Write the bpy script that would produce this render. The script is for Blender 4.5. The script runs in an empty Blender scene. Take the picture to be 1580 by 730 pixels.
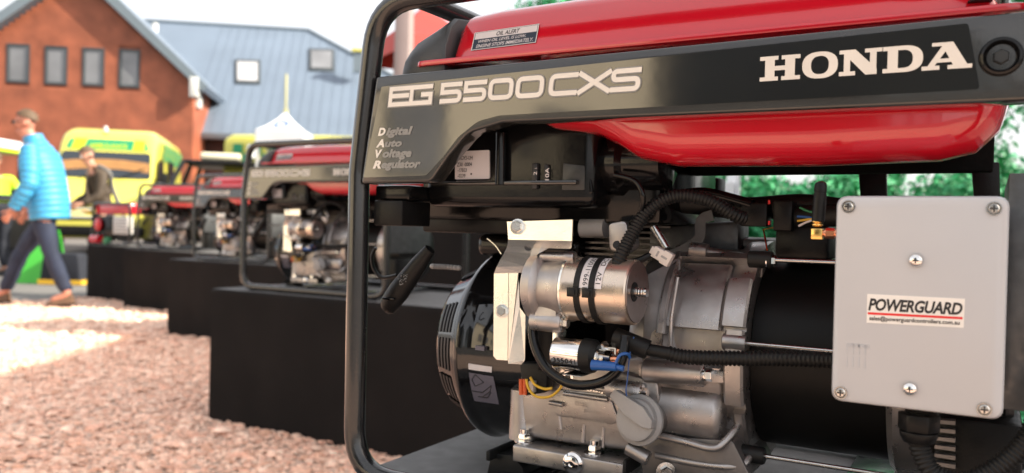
import bpy, bmesh, math, random
import numpy as np
from mathutils import Vector, Matrix

random.seed(7)
rng = np.random.default_rng(11)
S = bpy.context.scene
C = S.collection
R = math.radians

# ------------------------------------------------------------------ camera
YAW, PIT, ROLL = R(30), R(.6), R(1.4)
CAM = Vector((.638, -.743, .78)); FPX = 1275.0
fw = Vector((-math.sin(YAW)*math.cos(PIT), math.cos(YAW)*math.cos(PIT), -math.sin(PIT)))
R0 = Vector((math.cos(YAW), math.sin(YAW), 0)); U0 = R0.cross(fw)
CX = R0*math.cos(ROLL) + U0*math.sin(ROLL)
CY = U0*math.cos(ROLL) - R0*math.sin(ROLL)
FH = Vector((-math.sin(YAW), math.cos(YAW), 0))       # horizontal view direction
cd = bpy.data.cameras.new('camera'); co = bpy.data.objects.new('camera', cd); C.objects.link(co)
M = Matrix((CX, CY, -fw)).transposed().to_4x4(); M.translation = CAM
co.matrix_world = M
cd.sensor_width = 22.3; cd.lens = FPX/1580*22.3
cd.clip_start = .02; cd.clip_end = 3000
cd.dof.use_dof = True; cd.dof.focus_distance = .83; cd.dof.aperture_fstop = 3.4
cd.dof.aperture_blades = 0
S.camera = co

# ------------------------------------------------------------------ sky, sun, exposure
SUN_EL = R(34)
sun_h = (R0*.985 - FH*.17).normalized()
to_sun = Vector((sun_h.x*math.cos(SUN_EL), sun_h.y*math.cos(SUN_EL), math.sin(SUN_EL)))
w = bpy.data.worlds.new('World'); S.world = w; w.use_nodes = True
nt = w.node_tree; bgn = nt.nodes['Background']
sky = nt.nodes.new('ShaderNodeTexSky'); sky.sky_type = 'NISHITA'; sky.sun_disc = False
sky.sun_elevation = SUN_EL; sky.sun_rotation = math.atan2(to_sun.x, to_sun.y)
sky.air_density = .8; sky.dust_density = 6.0; sky.ozone_density = .4
# thin bright cloud over the whole sky
wc = nt.nodes.new('ShaderNodeTexCoord'); wn = nt.nodes.new('ShaderNodeTexNoise'); wn.inputs['Scale'].default_value = 2.2; wn.inputs['Detail'].default_value = 5
wr = nt.nodes.new('ShaderNodeMapRange'); wr.inputs[1].default_value = .35; wr.inputs[2].default_value = .65; wr.inputs[3].default_value = .55; wr.inputs[4].default_value = .85
wm = nt.nodes.new('ShaderNodeMix'); wm.data_type = 'RGBA'; wm.inputs['B'].default_value = (5.2, 5.15, 5.15, 1)
nt.links.new(wc.outputs['Generated'], wn.inputs['Vector']); nt.links.new(wn.outputs[0], wr.inputs[0]); nt.links.new(wr.outputs[0], wm.inputs['Factor'])
nt.links.new(sky.outputs[0], wm.inputs['A'])
# haze: the whole sky brightens evenly towards the horizon
ws_ = nt.nodes.new('ShaderNodeSeparateXYZ'); wz = nt.nodes.new('ShaderNodeMapRange'); wz.inputs[1].default_value = .0; wz.inputs[2].default_value = .7; wz.inputs[3].default_value = 1.3; wz.inputs[4].default_value = 1.0
wv = nt.nodes.new('ShaderNodeVectorMath'); wv.operation = 'SCALE'
nt.links.new(wc.outputs['Generated'], ws_.inputs[0]); nt.links.new(ws_.outputs['Z'], wz.inputs[0]); nt.links.new(wm.outputs['Result'], wv.inputs[0]); nt.links.new(wz.outputs[0], wv.inputs['Scale'])
nt.links.new(wv.outputs[0], bgn.inputs[0]); bgn.inputs[1].default_value = .112
sl = bpy.data.lights.new('sun', 'SUN'); sl.energy = 4.4; sl.angle = R(.55); sl.color = (1, .91, .76)
so = bpy.data.objects.new('sun', sl); C.objects.link(so)
so.rotation_euler = to_sun.to_track_quat('Z', 'Y').to_euler(); so.location = (4, -4, 12)
S.view_settings.view_transform = 'Standard'; S.view_settings.look = 'None'
S.view_settings.exposure = 1.2; S.view_settings.gamma = 1
S.cycles.use_denoising = True
S.cycles.max_bounces = 8; S.cycles.diffuse_bounces = 3; S.cycles.glossy_bounces = 4
S.cycles.transparent_max_bounces = 8
S.cycles.caustics_reflective = False; S.cycles.caustics_refractive = False
S.cycles.sample_clamp_indirect = 8

# pixel (of the 1580x730 photograph) -> place, used as a surveying aid
def ray(px, py): return fw + CX*((px-790)/FPX) + CY*((365-py)/FPX)
def W(px, py, y):                       # on the vertical plane Y = y
    d = ray(px, py); return CAM + d*((y-CAM.y)/d.y)
def G(px, py, z=0):                     # on the level plane Z = z
    d = ray(px, py); return CAM + d*((z-CAM.z)/d.z)
def D(px, py, dep): return CAM + ray(px, py)*dep

# ------------------------------------------------------------------ materials
MAT = {}
def pm(name, col, rough=.5, metal=0, var=.08, scale=8, bump=0, bscale=60, coat=0, spec=.5, dirt=0, dcol=(.2,.17,.13), rvar=.0, attr=None, trans=0, emit=None, coords='Object'):
    m = bpy.data.materials.new(name); m.use_nodes = True
    n = m.node_tree.nodes; l = m.node_tree.links; b = n['Principled BSDF']
    b.inputs['Roughness'].default_value = rough; b.inputs['Metallic'].default_value = metal
    b.inputs['Coat Weight'].default_value = coat; b.inputs['Coat Roughness'].default_value = .06
    b.inputs['Specular IOR Level'].default_value = spec
    if trans: b.inputs['Transmission Weight'].default_value = trans
    tc = n.new('ShaderNodeTexCoord')
    nz = n.new('ShaderNodeTexNoise'); nz.inputs['Scale'].default_value = scale; nz.inputs['Detail'].default_value = 6
    l.new(tc.outputs[coords], nz.inputs['Vector'])
    mx = n.new('ShaderNodeMix'); mx.data_type = 'RGBA'; mx.blend_type = 'MULTIPLY'
    mp = n.new('ShaderNodeMapRange'); mp.inputs[1].default_value = .3; mp.inputs[2].default_value = .7
    mp.inputs[3].default_value = 1-var; mp.inputs[4].default_value = 1+var
    l.new(nz.outputs[0], mp.inputs[0])
    mx.inputs['Factor'].default_value = 1
    if attr:
        at = n.new('ShaderNodeAttribute'); at.attribute_name = attr; l.new(at.outputs['Color'], mx.inputs['A'])
    else: mx.inputs['A'].default_value = (*col, 1)
    l.new(mp.outputs[0], mx.inputs['B'])
    out = mx.outputs['Result']
    if dirt:
        n2 = n.new('ShaderNodeTexNoise'); n2.inputs['Scale'].default_value = scale*.45; n2.inputs['Detail'].default_value = 9; n2.inputs['Roughness'].default_value = .7
        l.new(tc.outputs[coords], n2.inputs['Vector'])
        m2 = n.new('ShaderNodeMapRange'); m2.inputs[1].default_value = .5; m2.inputs[2].default_value = .75; m2.inputs[3].default_value = 0; m2.inputs[4].default_value = dirt
        l.new(n2.outputs[0], m2.inputs[0])
        mm = n.new('ShaderNodeMix'); mm.data_type = 'RGBA'; l.new(m2.outputs[0], mm.inputs['Factor']); l.new(out, mm.inputs['A']); mm.inputs['B'].default_value = (*dcol, 1)
        out = mm.outputs['Result']
    l.new(out, b.inputs['Base Color'])
    if rvar:
        mr = n.new('ShaderNodeMapRange'); mr.inputs[1].default_value = .3; mr.inputs[2].default_value = .7
        mr.inputs[3].default_value = max(.02, rough-rvar); mr.inputs[4].default_value = rough+rvar
        n3 = n.new('ShaderNodeTexNoise'); n3.inputs['Scale'].default_value = scale*2.3; n3.inputs['Detail'].default_value = 8
        l.new(tc.outputs[coords], n3.inputs['Vector']); l.new(n3.outputs[0], mr.inputs[0]); l.new(mr.outputs[0], b.inputs['Roughness'])
    if bump:
        nb = n.new('ShaderNodeTexNoise'); nb.inputs['Scale'].default_value = bscale; nb.inputs['Detail'].default_value = 4
        l.new(tc.outputs[coords], nb.inputs['Vector'])
        bp = n.new('ShaderNodeBump'); bp.inputs['Strength'].default_value = bump; bp.inputs['Distance'].default_value = .002 if bscale > 30 else .02
        l.new(nb.outputs[0], bp.inputs['Height']); l.new(bp.outputs[0], b.inputs['Normal'])
    if emit:
        b.inputs['Emission Color'].default_value = (*emit[0], 1); b.inputs['Emission Strength'].default_value = emit[1]
    MAT[name] = m; return m

pm('frame black', (.012,.012,.013), .22, 0, .1, 20, .08, 300, coat=.5, rvar=.06)
pm('panel black', (.022,.022,.021), .14, 0, .15, 14, .03, 400, coat=.7, rvar=.05, dirt=.10, dcol=(.10,.095,.085))
pm('decal black', (.012,.013,.013), .08, 0, .1, 9, .03, 6, coat=1, spec=.95, rvar=.03, dirt=.12, dcol=(.06,.06,.055))
pm('gloss black', (.005,.005,.0055), .16, 0, .1, 20, .03, 200, coat=.05, spec=.28, rvar=.05, dirt=.05, dcol=(.05,.045,.04))
pm('shroud gloss', (.007,.007,.0075), .10, 0, .1, 20, .04, 90, coat=.35, rvar=.04, dirt=.06, dcol=(.03,.026,.022))
pm('cap steel', (.30,.25,.23), .32, .85, .12, 30, .05, 500, rvar=.06, dirt=.3, dcol=(.36,.20,.18))
pm('satin black', (.006,.006,.0063), .38, 0, .15, 30, .15, 400, spec=.2, rvar=.08, dirt=.12, dcol=(.045,.04,.036))
pm('rubber black', (.009,.009,.009), .5, 0, .15, 40, .1, 500, spec=.3)
pm('underside black', (.008,.008,.008), .9, 0, .3, 8, .3, 20, spec=.05)
pm('plate dark', (.035,.038,.04), .4, .3, .3, 60)
pm('cover grey', (.045,.048,.052), .42, 0, .1, 30, .2, 900)
pm('tank red', (.60,.008,.022), .16, 0, .05, 5, .02, 25, coat=1, rvar=.03)
pm('pale print', (.74,.705,.64), .4, 0, .04, 30)
pm('white print', (.80,.78,.74), .4, 0, .03, 30)
pm('grey print', (.22,.22,.215), .35, 0, .06, 40)
pm('dim print', (.17,.17,.165), .35, 0, .06, 40)
pm('label white', (.74,.70,.70), .4, 0, .04, 25, dirt=.1, dcol=(.5,.46,.44))
pm('label navy', (.03,.045,.07), .35, 0, .05, 30)
pm('label lilac', (.125,.12,.155), .4, 0, .05, 30)
pm('ink', (.018,.018,.02), .5)
pm('red ink', (.75,.03,.03), .4)
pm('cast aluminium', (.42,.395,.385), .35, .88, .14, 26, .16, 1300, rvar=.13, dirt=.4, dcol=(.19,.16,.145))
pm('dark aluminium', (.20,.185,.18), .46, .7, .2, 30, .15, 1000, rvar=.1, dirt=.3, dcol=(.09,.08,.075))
pm('zinc plate', (.90,.885,.83), .23, .9, .05, 10, .06, 600, rvar=.06, dirt=.12, dcol=(.62,.6,.56))
pm('steel', (.58,.57,.55), .24, 1, .08, 60, .05, 500, rvar=.06)
pm('chrome', (.80,.78,.76), .08, 1, .04, 40)
pm('motor steel', (.72,.60,.49), .28, .85, .14, 14, .05, 500, rvar=.07, dirt=.18, dcol=(.56,.40,.38))
pm('galvanised', (.12,.125,.13), .45, .7, .18, 60, .1, 200, rvar=.1)
pm('gold', (.88,.56,.18), .2, 1, .08, 60)
pm('copper', (.85,.36,.2), .25, 1, .08, 60)
pm('box grey', (.49,.505,.53), .36, 0, .035, 7, .06, 900, rvar=.08, dirt=.10, dcol=(.40,.38,.36))
pm('drum black', (.005,.005,.005), .42, 0, .05, 12, .02, 900, spec=.2, rvar=.05, dirt=.1, dcol=(.012,.010,.009))
pm('cap grey', (.33,.32,.315), .5, 0, .06, 40, .2, 700)
pm('connector white', (.66,.60,.56), .5, 0, .05, 60)
pm('wire blue', (.015,.09,.32), .35)
pm('wire yellow', (.70,.42,.03), .4)
pm('wire orange', (.62,.10,.02), .4)
pm('wire green', (.03,.22,.09), .4)
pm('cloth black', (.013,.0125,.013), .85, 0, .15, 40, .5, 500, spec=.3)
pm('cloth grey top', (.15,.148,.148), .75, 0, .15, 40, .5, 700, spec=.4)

# ------------------------------------------------------------------ mesh builder
class MB:
    def __init__(s): s.v = []; s.f = []; s.m = []; s.cm = 0
    def add(s, vs, fs):
        o = len(s.v); s.v += [Vector(p) for p in vs]
        s.f += [tuple(i+o for i in f) for f in fs]; s.m += [s.cm]*len(fs); return s
    def box(s, c, d, rot=None, taper=1.0):
        hx, hy, hz = d[0]/2, d[1]/2, d[2]/2
        P = [Vector((x*hx*(taper if z > 0 else 1), y*hy*(taper if z > 0 else 1), z*hz)) for z in (-1, 1) for y in (-1, 1) for x in (-1, 1)]
        if rot: P = [rot @ p for p in P]
        c = Vector(c)
        return s.add([c+p for p in P], [(0,2,3,1),(4,5,7,6),(0,1,5,4),(2,6,7,3),(0,4,6,2),(1,3,7,5)])
    def span(s, a, b):
        a, b = Vector(a), Vector(b)
        return s.box((a+b)/2, [abs(b[i]-a[i]) for i in range(3)])
    def prism(s, poly, off):
        n = len(poly); off = Vector(off); P = [Vector(p) for p in poly]
        return s.add(P+[p+off for p in P], [tuple(range(n)), tuple(reversed(range(n, 2*n)))]+[(i, i+n, (i+1) % n+n, (i+1) % n) for i in range(n)])
    def sheet(s, poly): return s.add(poly, [tuple(range(len(poly)))])
    def loft(s, rings, cap=True, closed=True):
        n = len(rings[0]); vs = [p for r in rings for p in r]; fs = []
        for i in range(len(rings)-1):
            for j in range(n if closed else n-1):
                k = (j+1) % n; fs.append((i*n+j, i*n+k, (i+1)*n+k, (i+1)*n+j))
        if cap: fs.append(tuple(reversed(range(n)))); fs.append(tuple(range((len(rings)-1)*n, len(rings)*n)))
        return s.add(vs, fs)
    def tube(s, path, r, seg=10, closed=False, cap=True):
        P = [Vector(p) for p in path]; n = len(P)
        rr = r if isinstance(r, (list, tuple)) else [r]*n
        T = []
        for i in range(n):
            a = P[(i-1) % n] if (closed or i > 0) else P[i]; b = P[(i+1) % n] if (closed or i < n-1) else P[i]
            t = b-a; T.append(t.normalized() if t.length > 1e-9 else Vector((0,0,1)))
        up = Vector((0,0,1)) if abs(T[0].z) < .9 else Vector((0,1,0))
        N = (up - T[0]*up.dot(T[0])).normalized(); rings = []
        for i in range(n):
            N = (N - T[i]*N.dot(T[i])).normalized(); B = T[i].cross(N)
            rings.append([P[i]+(N*math.cos(2*math.pi*k/seg)+B*math.sin(2*math.pi*k/seg))*rr[i] for k in range(seg)])
        if closed: rings.append(rings[0]); cap = False
        return s.loft(rings, cap)
    def cyl(s, a, b, r, r2=None, seg=20): return s.tube([a, b], [r, r if r2 is None else r2], seg)
    def lathe(s, o, ax, prof, seg=32, a0=0, a1=None, ref=None, cap=True):
        o = Vector(o); ax = Vector(ax).normalized()
        ref = Vector(ref) if ref else (Vector((0,0,1)) if abs(ax.z) < .9 else Vector((1,0,0)))
        N = (ref-ax*ref.dot(ax)).normalized(); B = ax.cross(N)
        full = a1 is None; k = seg if full else seg+1
        an = [2*math.pi*i/seg if full else a0+(a1-a0)*i/seg for i in range(k)]
        rings = [[o+ax*t+(N*math.cos(a)+B*math.sin(a))*max(r, 1e-4) for a in an] for t, r in prof]
        return s.loft(rings, cap and full, full)
    def ball(s, c, r, sc=(1,1,1), seg=16, rings=10, rot=None):
        c = Vector(c); vs = []; fs = []
        for i in range(rings+1):
            th = math.pi*i/rings
            for j in range(seg):
                ph = 2*math.pi*j/seg
                p = Vector((math.sin(th)*math.cos(ph)*r*sc[0], math.sin(th)*math.sin(ph)*r*sc[1], math.cos(th)*r*sc[2]))
                vs.append(c+(rot @ p if rot else p))
        for i in range(rings):
            for j in range(seg):
                k = (j+1) % seg; fs.append((i*seg+j, (i+1)*seg+j, (i+1)*seg+k, i*seg+k))
        return s.add(vs, fs)
    def build(s, name, mat, parent=None, org=(0,0,0), bevel=0, bseg=2, angle=38, flat=False):
        org = Vector(org); me = bpy.data.meshes.new(name)
        me.from_pydata([p-org for p in s.v], [], s.f)
        mats = mat if isinstance(mat, (list, tuple)) else [mat]
        for x in mats: me.materials.append(MAT[x])
        if len(mats) > 1: me.polygons.foreach_set('material_index', s.m)
        bm = bmesh.new(); bm.from_mesh(me)
        bmesh.ops.remove_doubles(bm, verts=bm.verts, dist=1e-6)
        bmesh.ops.recalc_face_normals(bm, faces=bm.faces)
        if bevel:
            es = [e for e in bm.edges if len(e.link_faces) == 2 and e.calc_face_angle(0) > R(32)]
            bmesh.ops.bevel(bm, geom=es, offset=bevel, segments=bseg, affect='EDGES', clamp_overlap=True, profile=.5)
        bm.to_mesh(me); bm.free()
        if not flat:
            me.polygons.foreach_set('use_smooth', [True]*len(me.polygons)); me.set_sharp_from_angle(angle=R(angle))
        o = bpy.data.objects.new(name, me); C.objects.link(o)
        if parent: o.parent = parent
        return o

def tag(o, label=None, cat=None, group=None, kind=None):
    if label: o['label'] = label
    if cat: o['category'] = cat
    if group: o['group'] = group
    if kind: o['kind'] = kind
    return o
def empty(name, loc, rz=0, **k):
    o = bpy.data.objects.new(name, None); C.objects.link(o); o.location = loc; o.rotation_euler = (0, 0, rz)
    o.empty_display_size = .1
    return tag(o, **k)
def copy_tree(o, parent=None, skip=()):
    c = o.copy(); C.objects.link(c); c.parent = parent
    for ch in list(o.children):
        if ch.name.split('.')[0] in skip: continue
        copy_tree(ch, c, skip)
    return c
def smooth_path(pts, n=8, closed=False):
    P = [Vector(p) for p in pts]; out = []; m = len(P)
    for i in range(m if closed else m-1):
        g = (lambda k: P[k % m]) if closed else (lambda k: P[min(max(k, 0), m-1)])
        a, b, c, d = g(i-1), g(i), g(i+1), g(i+2)
        for k in range(n):
            t = k/n
            out.append(.5*((2*b)+(c-a)*t+(2*a-5*b+4*c-d)*t*t+(3*b-a-3*c+d)*t**3))
    if not closed: out.append(P[-1])
    return out
def round_open(pts, r, n=4):
    P = [Vector(p) for p in pts]; out = [P[0]]
    for a, b, c in zip(P, P[1:], P[2:]):
        u, v = (a-b), (c-b); t = min(r, u.length*.48, v.length*.48); u.normalize(); v.normalize()
        for k in range(n+1):
            s = k/n; out.append((b+u*t)*(1-s)**2+b*2*s*(1-s)+(b+v*t)*s*s)
    return out+[P[-1]]
def resample(path, step):
    out = [path[0].copy()]; acc = 0; i = 0; cur = path[0].copy(); i = 1
    while i < len(path):
        d = (path[i]-cur).length
        if acc+d >= step and d > 1e-9:
            cur = cur+(path[i]-cur)*((step-acc)/d); out.append(cur.copy()); acc = 0
        else: acc += d; cur = path[i].copy(); i += 1
    return out
def corrugated(mb, pts, r, pitch=.0042, seg=12):
    P = resample(smooth_path(pts, 10), pitch/4)
    pat = [1.0, 1.0, .84, .84]
    return mb.tube(P, [r*pat[i % 4] for i in range(len(P))], seg)
def fillet(poly, rad, n=6):
    """round the corners of a 2D/3D polygon"""
    P = [Vector(p) for p in poly]; out = []; m = len(P)
    for i in range(m):
        r = rad[i] if isinstance(rad, (list, tuple)) else rad
        a, b, c = P[i-1], P[i], P[(i+1) % m]
        if r <= 0: out.append(b); continue
        u = (a-b); v = (c-b); lu, lv = u.length, v.length; u /= lu; v /= lv
        ang = math.acos(max(-1, min(1, u.dot(v)))); t = min(r/max(math.tan(ang/2), 1e-3), lu*.48, lv*.48)
        p0, p2 = b+u*t, b+v*t
        for k in range(n+1):
            s = k/n; out.append(p0*(1-s)**2+b*2*s*(1-s)+p2*s*s)
    return out

# ---- lettering
_tc = {}
def text_geo(s, bold=0.0, shear=0.0, space=1.0):
    key = (s, bold, shear, space)
    if key in _tc: return _tc[key]
    cu = bpy.data.curves.new('lettering', 'FONT'); cu.body = s; cu.size = 1; cu.offset = bold; cu.shear = shear; cu.space_character = space
    cu.resolution_u = 3
    ob = bpy.data.objects.new('lettering', cu); C.objects.link(ob)
    dg = bpy.context.evaluated_depsgraph_get(); me = ob.evaluated_get(dg).to_mesh()
    vs = [(v.co.x, v.co.y) for v in me.vertices]; fs = [tuple(p.vertices) for p in me.polygons]
    ob.evaluated_get(dg).to_mesh_clear(); bpy.data.objects.remove(ob); bpy.data.curves.remove(cu)
    x0 = min(v[0] for v in vs); x1 = max(v[0] for v in vs); y0 = min(v[1] for v in vs); y1 = max(v[1] for v in vs)
    _tc[key] = (vs, fs, x0, x1, y0, y1); return _tc[key]
def put_text(mb, s, o, eu, ev, wd, ht, bold=0, shear=0, space=1.0, fn=None):
    vs, fs, x0, x1, y0, y1 = text_geo(s, bold, shear, space); o, eu, ev = Vector(o), Vector(eu), Vector(ev)
    P = []
    for x, y in vs:
        a = (x-x0)/(x1-x0)*wd; b = (y-y0)/(y1-y0)*ht
        P.append(fn(a, b) if fn else o+eu*a+ev*b)
    return mb.add(P, fs)
def stroke(mb, pts, wid, to3, closed=False):
    """flat mitred band along a 2D polyline"""
    P = [Vector(p) for p in pts]; n = len(P); L = []; Rr = []
    for i in range(n):
        a = P[i-1] if (closed or i) else None; c = P[(i+1) % n] if (closed or i < n-1) else None; b = P[i]
        d1 = (b-a).normalized() if a is not None else None; d2 = (c-b).normalized() if c is not None else None
        if d1 is None: d1 = d2
        if d2 is None: d2 = d1
        nn = Vector((-d1.y-d2.y, d1.x+d2.x)); nn = nn.normalized() if nn.length > 1e-6 else Vector((-d1.y, d1.x))
        k = wid/2/max(.45, nn.dot(Vector((-d1.y, d1.x))))
        L.append(to3(b+nn*k)); Rr.append(to3(b-nn*k))
    m = n if closed else n-1
    return mb.add(L+Rr, [(i, n+i, n+(i+1) % n, (i+1) % n) for i in range(m)])
# ================================================================== the main generator
GO = Vector((.34, .25, .476))
XA = Vector((1,0,0)); YA = Vector((0,1,0)); ZA = Vector((0,0,1))
def IP(px, py, p0, n):
    d = ray(px, py); n = Vector(n); return CAM+d*((Vector(p0)-CAM).dot(n)/d.dot(n))
gen = empty('generator', GO, 0, label='large red and black generator nearest the camera, a pale grey control box on its end', cat='generator', group='generators on black plinths')
def gp(mb, name, mat, parent=None, bevel=0, **k): return mb.build(name, mat, parent or gen, GO if not parent else GO, bevel, **k)
def hexbolt(mb, c, ax, r=.006, h=.005, wash=1.5, seg=6):
    c = Vector(c); ax = Vector(ax).normalized()
    mb.lathe(c, ax, [(0, r*wash), (.0012, r*wash), (.0016, r*.9)], 20)
    mb.lathe(c, ax, [(.0012, r), (h*.85, r), (h, r*.86)], 6)
    return mb

# ---- frame
FX = [Vector((.004,0,.490)), Vector((.002,0,.84)), Vector((.024,0,1.034)), Vector((.686,0,1.034)), Vector((.700,0,.84)), Vector((.700,0,.490))]
loop = fillet(FX, [.055,.12,.058,.058,.12,.055], 8)
for y in (0, .50):
    fr = gp(MB().tube([p+YA*y for p in loop], .0125, 14, closed=True), 'side_frame', 'frame black')
for x in (.078, .64):
    gp(MB().tube([(x, 0, 1.034), (x, .5, 1.034)], .011, 12), 'cross_tube', 'frame black')
for x in (.17, .52):
    gp(MB().box((x, .25, .489), (.05, .5, .006)), 'cross_bar', 'frame black', bevel=.001)
for x, y in ((.06,0),(.64,0),(.06,.5),(.64,.5)):
    gp(MB().lathe((x, y, .472), ZA, [(0,.014),(.004,.016),(.010,.013)], 14), 'rubber_foot', 'rubber black')
# dark uprights joining tank rails to the base on the far side
for px in (1345, 1520):
    gp(MB().prism([W(px-22,250,.42), W(px+22,250,.42), W(px+24,330,.42), W(px-16,330,.42)], (0,.012,0)), 'tank_stay', 'satin black', bevel=.002)

# ---- front panel
YP = -.012
def wp(px, py): return W(px, py, YP)
pout = [Vector((.0335,YP,.947)), Vector((.692,YP,.953)), Vector((.692,YP,.885)), wp(775,189), wp(722,205), wp(690,243), wp(664,281), Vector((.0145,YP,.826))]
pout = [Vector((p.x, YP, p.z)) for p in pout]
pl = fillet(pout, [.004,.012,.012,.03,.03,.03,.012,.004], 6)
mb = MB(); mb.prism(pl, (0, .026, 0))
panel = gp(mb, 'front_panel', 'panel black', bevel=.0035, bseg=3)
dec = [wp(589,134), wp(1494,36), wp(1512,138), wp(772,178), wp(738,187), wp(708,211), wp(685,241), wp(658,271), wp(561,274)]
dec = fillet([Vector((p.x, YP-.0004, p.z)) for p in dec], [.002,.003,.003,.03,.03,.03,.03,.008,.002], 5)
gp(MB().prism(dec, (0,.0004,0)), 'decal', 'decal black', panel, flat=True)
bc = wp(1545, 88)
mb = MB(); mb.lathe(bc, -YA, [(0,.0148),(.002,.0150),(.0042,.0138),(.0048,.0122),(.0020,.0100),(-.003,.0092),(-.0032,0)], 28)
gp(mb, 'bolt_cup', 'gloss black', panel)
mb = MB(); hexbolt(mb, bc+YA*.003, -YA, .0058, .006, 1.55); gp(mb, 'bolt', 'plate dark', panel)

# model number: wide outlined capitals
YT = YP-.0009
def glyph(ch, w, h, th):
    a, b, c, d = th/2, w-th/2, th/2, h-th/2; m = h*.53; ch_ = th*.8
    if ch == 'E': return [([(b+a,d),(a,d),(a,c),(b+a,c)],0), ([(a,m),(b+a*.6,m)],0)]
    if ch == 'G': return [([(b+a,d),(a,d),(a,c),(b,c),(b,m-th*.1),(w*.5,m-th*.1)],0)]
    if ch == '5': return [([(b+a,d),(a,d),(a,m)]+[tuple(q) for q in round_open([(a,m),(b,m),(b,c),(0,c)], th*1.1)][1:],0)]
    if ch == 'S': return [([tuple(q) for q in round_open([(b+a,d),(a,d),(a,m),(b,m),(b,c),(0,c)], th*1.05)],0)]
    if ch == '0': return [([tuple(q) for q in fillet([(a,d),(a,c),(b,c),(b,d)], th*1.15, 4)],1)]
    if ch == 'C': return [([tuple(q) for q in round_open([(b+a,d),(a,d),(a,c),(b+a,c)], th*1.15)],0)]
    if ch == 'X': return [([(a*.6,d+a*.6),(b+a*.4,c-a*.6)],0), ([(b+a*.4,d+a*.6),(a*.6,c-a*.6)],0)]
cells = [('E',600,632),('G',632,667),('5',679,712),('5',715,750),('0',753,791),('0',795,838),('C',846,890),('X',889,943),('S',941,987)]
zb, zt = .9115, .9335
outl, fill = MB(), MB(); k = 0
for ch, p0, p1 in cells:
    x0 = W(p0,150,YP).x; x1 = W(p1,150,YP).x; wd = x1-x0; h = zt-zb
    for pts, cl in glyph(ch, wd, h, .0047):
        k += 1
        def f3(p, dy): return Vector((x0+p.x+(p.y)*.10, YT-dy, zb+p.y))
        stroke(fill, pts, .0047, lambda p: f3(p, .0003+k*1e-5), cl)
        ex = [(pts[0][0]+(pts[0][0]-pts[1][0])*0, pts[0][1])]+list(pts[1:])
        stroke(outl, pts, .0072, lambda p: f3(p, k*1e-5), cl)
gp(outl, 'model_number_outline', 'grey print', panel, flat=True); gp(fill, 'model_number', 'pale print', panel, flat=True)
# maker's name in slab capitals
nm = MB(); k = [0]
def slab(x0, wd, z0, h, prims):
    for pr in prims:
        k[0] += 1; dy = YT-k[0]*1e-5
        if pr[0] == 'r': _, a, b, c, d = pr; q = [(a,b),(c,b),(c,d),(a,d)]
        else: q = pr[1]
        if pr[0] == 'ring':
            o_, i_ = pr[1], pr[2]; n = len(o_)
            P = [Vector((x0+p[0]*wd, dy, z0+p[1]*h)) for p in o_+i_]
            nm.add(P, [(j, (j+1) % n, (j+1) % n+n, j+n) for j in range(n if pr[3] else n-1)])
        else: nm.sheet([Vector((x0+p[0]*wd, dy, z0+p[1]*h)) for p in q])
def ell(cx, cy, rx, ry, a0, a1, n=28, e=2.4):
    out = []
    for j in range(n):
        a = a0+(a1-a0)*j/(n if abs(a1-a0) > 6.2 else n-1); c, s_ = math.cos(a), math.sin(a)
        out.append((cx+rx*math.copysign(abs(c)**(2/e), c), cy+ry*math.copysign(abs(s_)**(2/e), s_)))
    return out
LET = {
 'H': [('r',.13,0,.37,1),('r',.63,0,.87,1),('r',0,0,.46,.16),('r',.54,0,1,.16),('r',0,.84,.46,1),('r',.54,.84,1,1),('r',.37,.41,.63,.59)],
 'O': [('ring', ell(.5,.5,.5,.53,0,2*math.pi), ell(.5,.5,.25,.36,0,2*math.pi), 1)],
 'N': [('r',.11,0,.26,.9),('r',0,0,.38,.16),('p',[(0,1),(0,.85),(.12,.85),(.62,0),(.88,0),(.88,.2),(.38,1)]),('r',.72,.12,.87,1),('r',.60,.85,1,1)],
 'D': [('r',.12,0,.38,1),('r',0,0,.13,.16),('r',0,.84,.13,1),('ring', [(.37,0)]+ell(.52,.5,.48,.5,-math.pi/2,math.pi/2)+[(.37,1)], [(.37,.16)]+ell(.5,.5,.25,.34,-math.pi/2,math.pi/2)+[(.37,.84)], 0)],
 'A': [('p',[(.10,.1),(.24,.1),(.52,.78),(.44,.96)]),('p',[(.36,1),(.62,1),(.92,.1),(.64,.1),(.42,.84)]),('r',0,0,.36,.15),('r',.52,0,1,.15),('r',.24,.26,.70,.40),('r',.20,.87,.45,1)],
}
for ch, p0, p1 in (('H',1173,1235),('O',1238,1293),('N',1295,1361),('D',1362,1424),('A',1422,1500)):
    x0 = W(p0,105,YP).x; x1 = W(p1,105,YP).x; slab(x0, x1-x0, .9125, .0212, LET[ch])
gp(nm, 'maker_name', 'pale print', panel, flat=True)
b1, b2 = MB(), MB()
for s, px0, px1, py0, py1, n1 in (('Digital',584,638,210,197.5,12),('Auto',581,621,227.8,215,13),('Voltage',580,636,244,231,11),('Regulator',576,650,260.5,248,13)):
    o = wp(px0, py0); hgt = abs(wp(px0, py1).z-o.z); e = wp(px1, py0); m = wp(px0+n1, py0)
    o.y = YT
    put_text(b1, s[0], o, XA, ZA, m.x-o.x-.0004, hgt*.98, .05, .28)
    rest = s[1:]; lo = -.24 if any(c in rest for c in 'gpqy') else 0
    hh = {'igital':(1.0,.30),'uto':(.82,0),'oltage':(1.0,.28),'egulator':(1.0,.28)}[rest]
    put_text(b2, rest, Vector((m.x, YT, o.z-hgt*hh[1])), XA, ZA, e.x-m.x, hgt*(hh[0]+hh[1]), .05, .28)
gp(b1, 'lettering', 'pale print', panel, flat=True); gp(b2, 'lettering', 'grey print', panel, flat=True)

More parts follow.
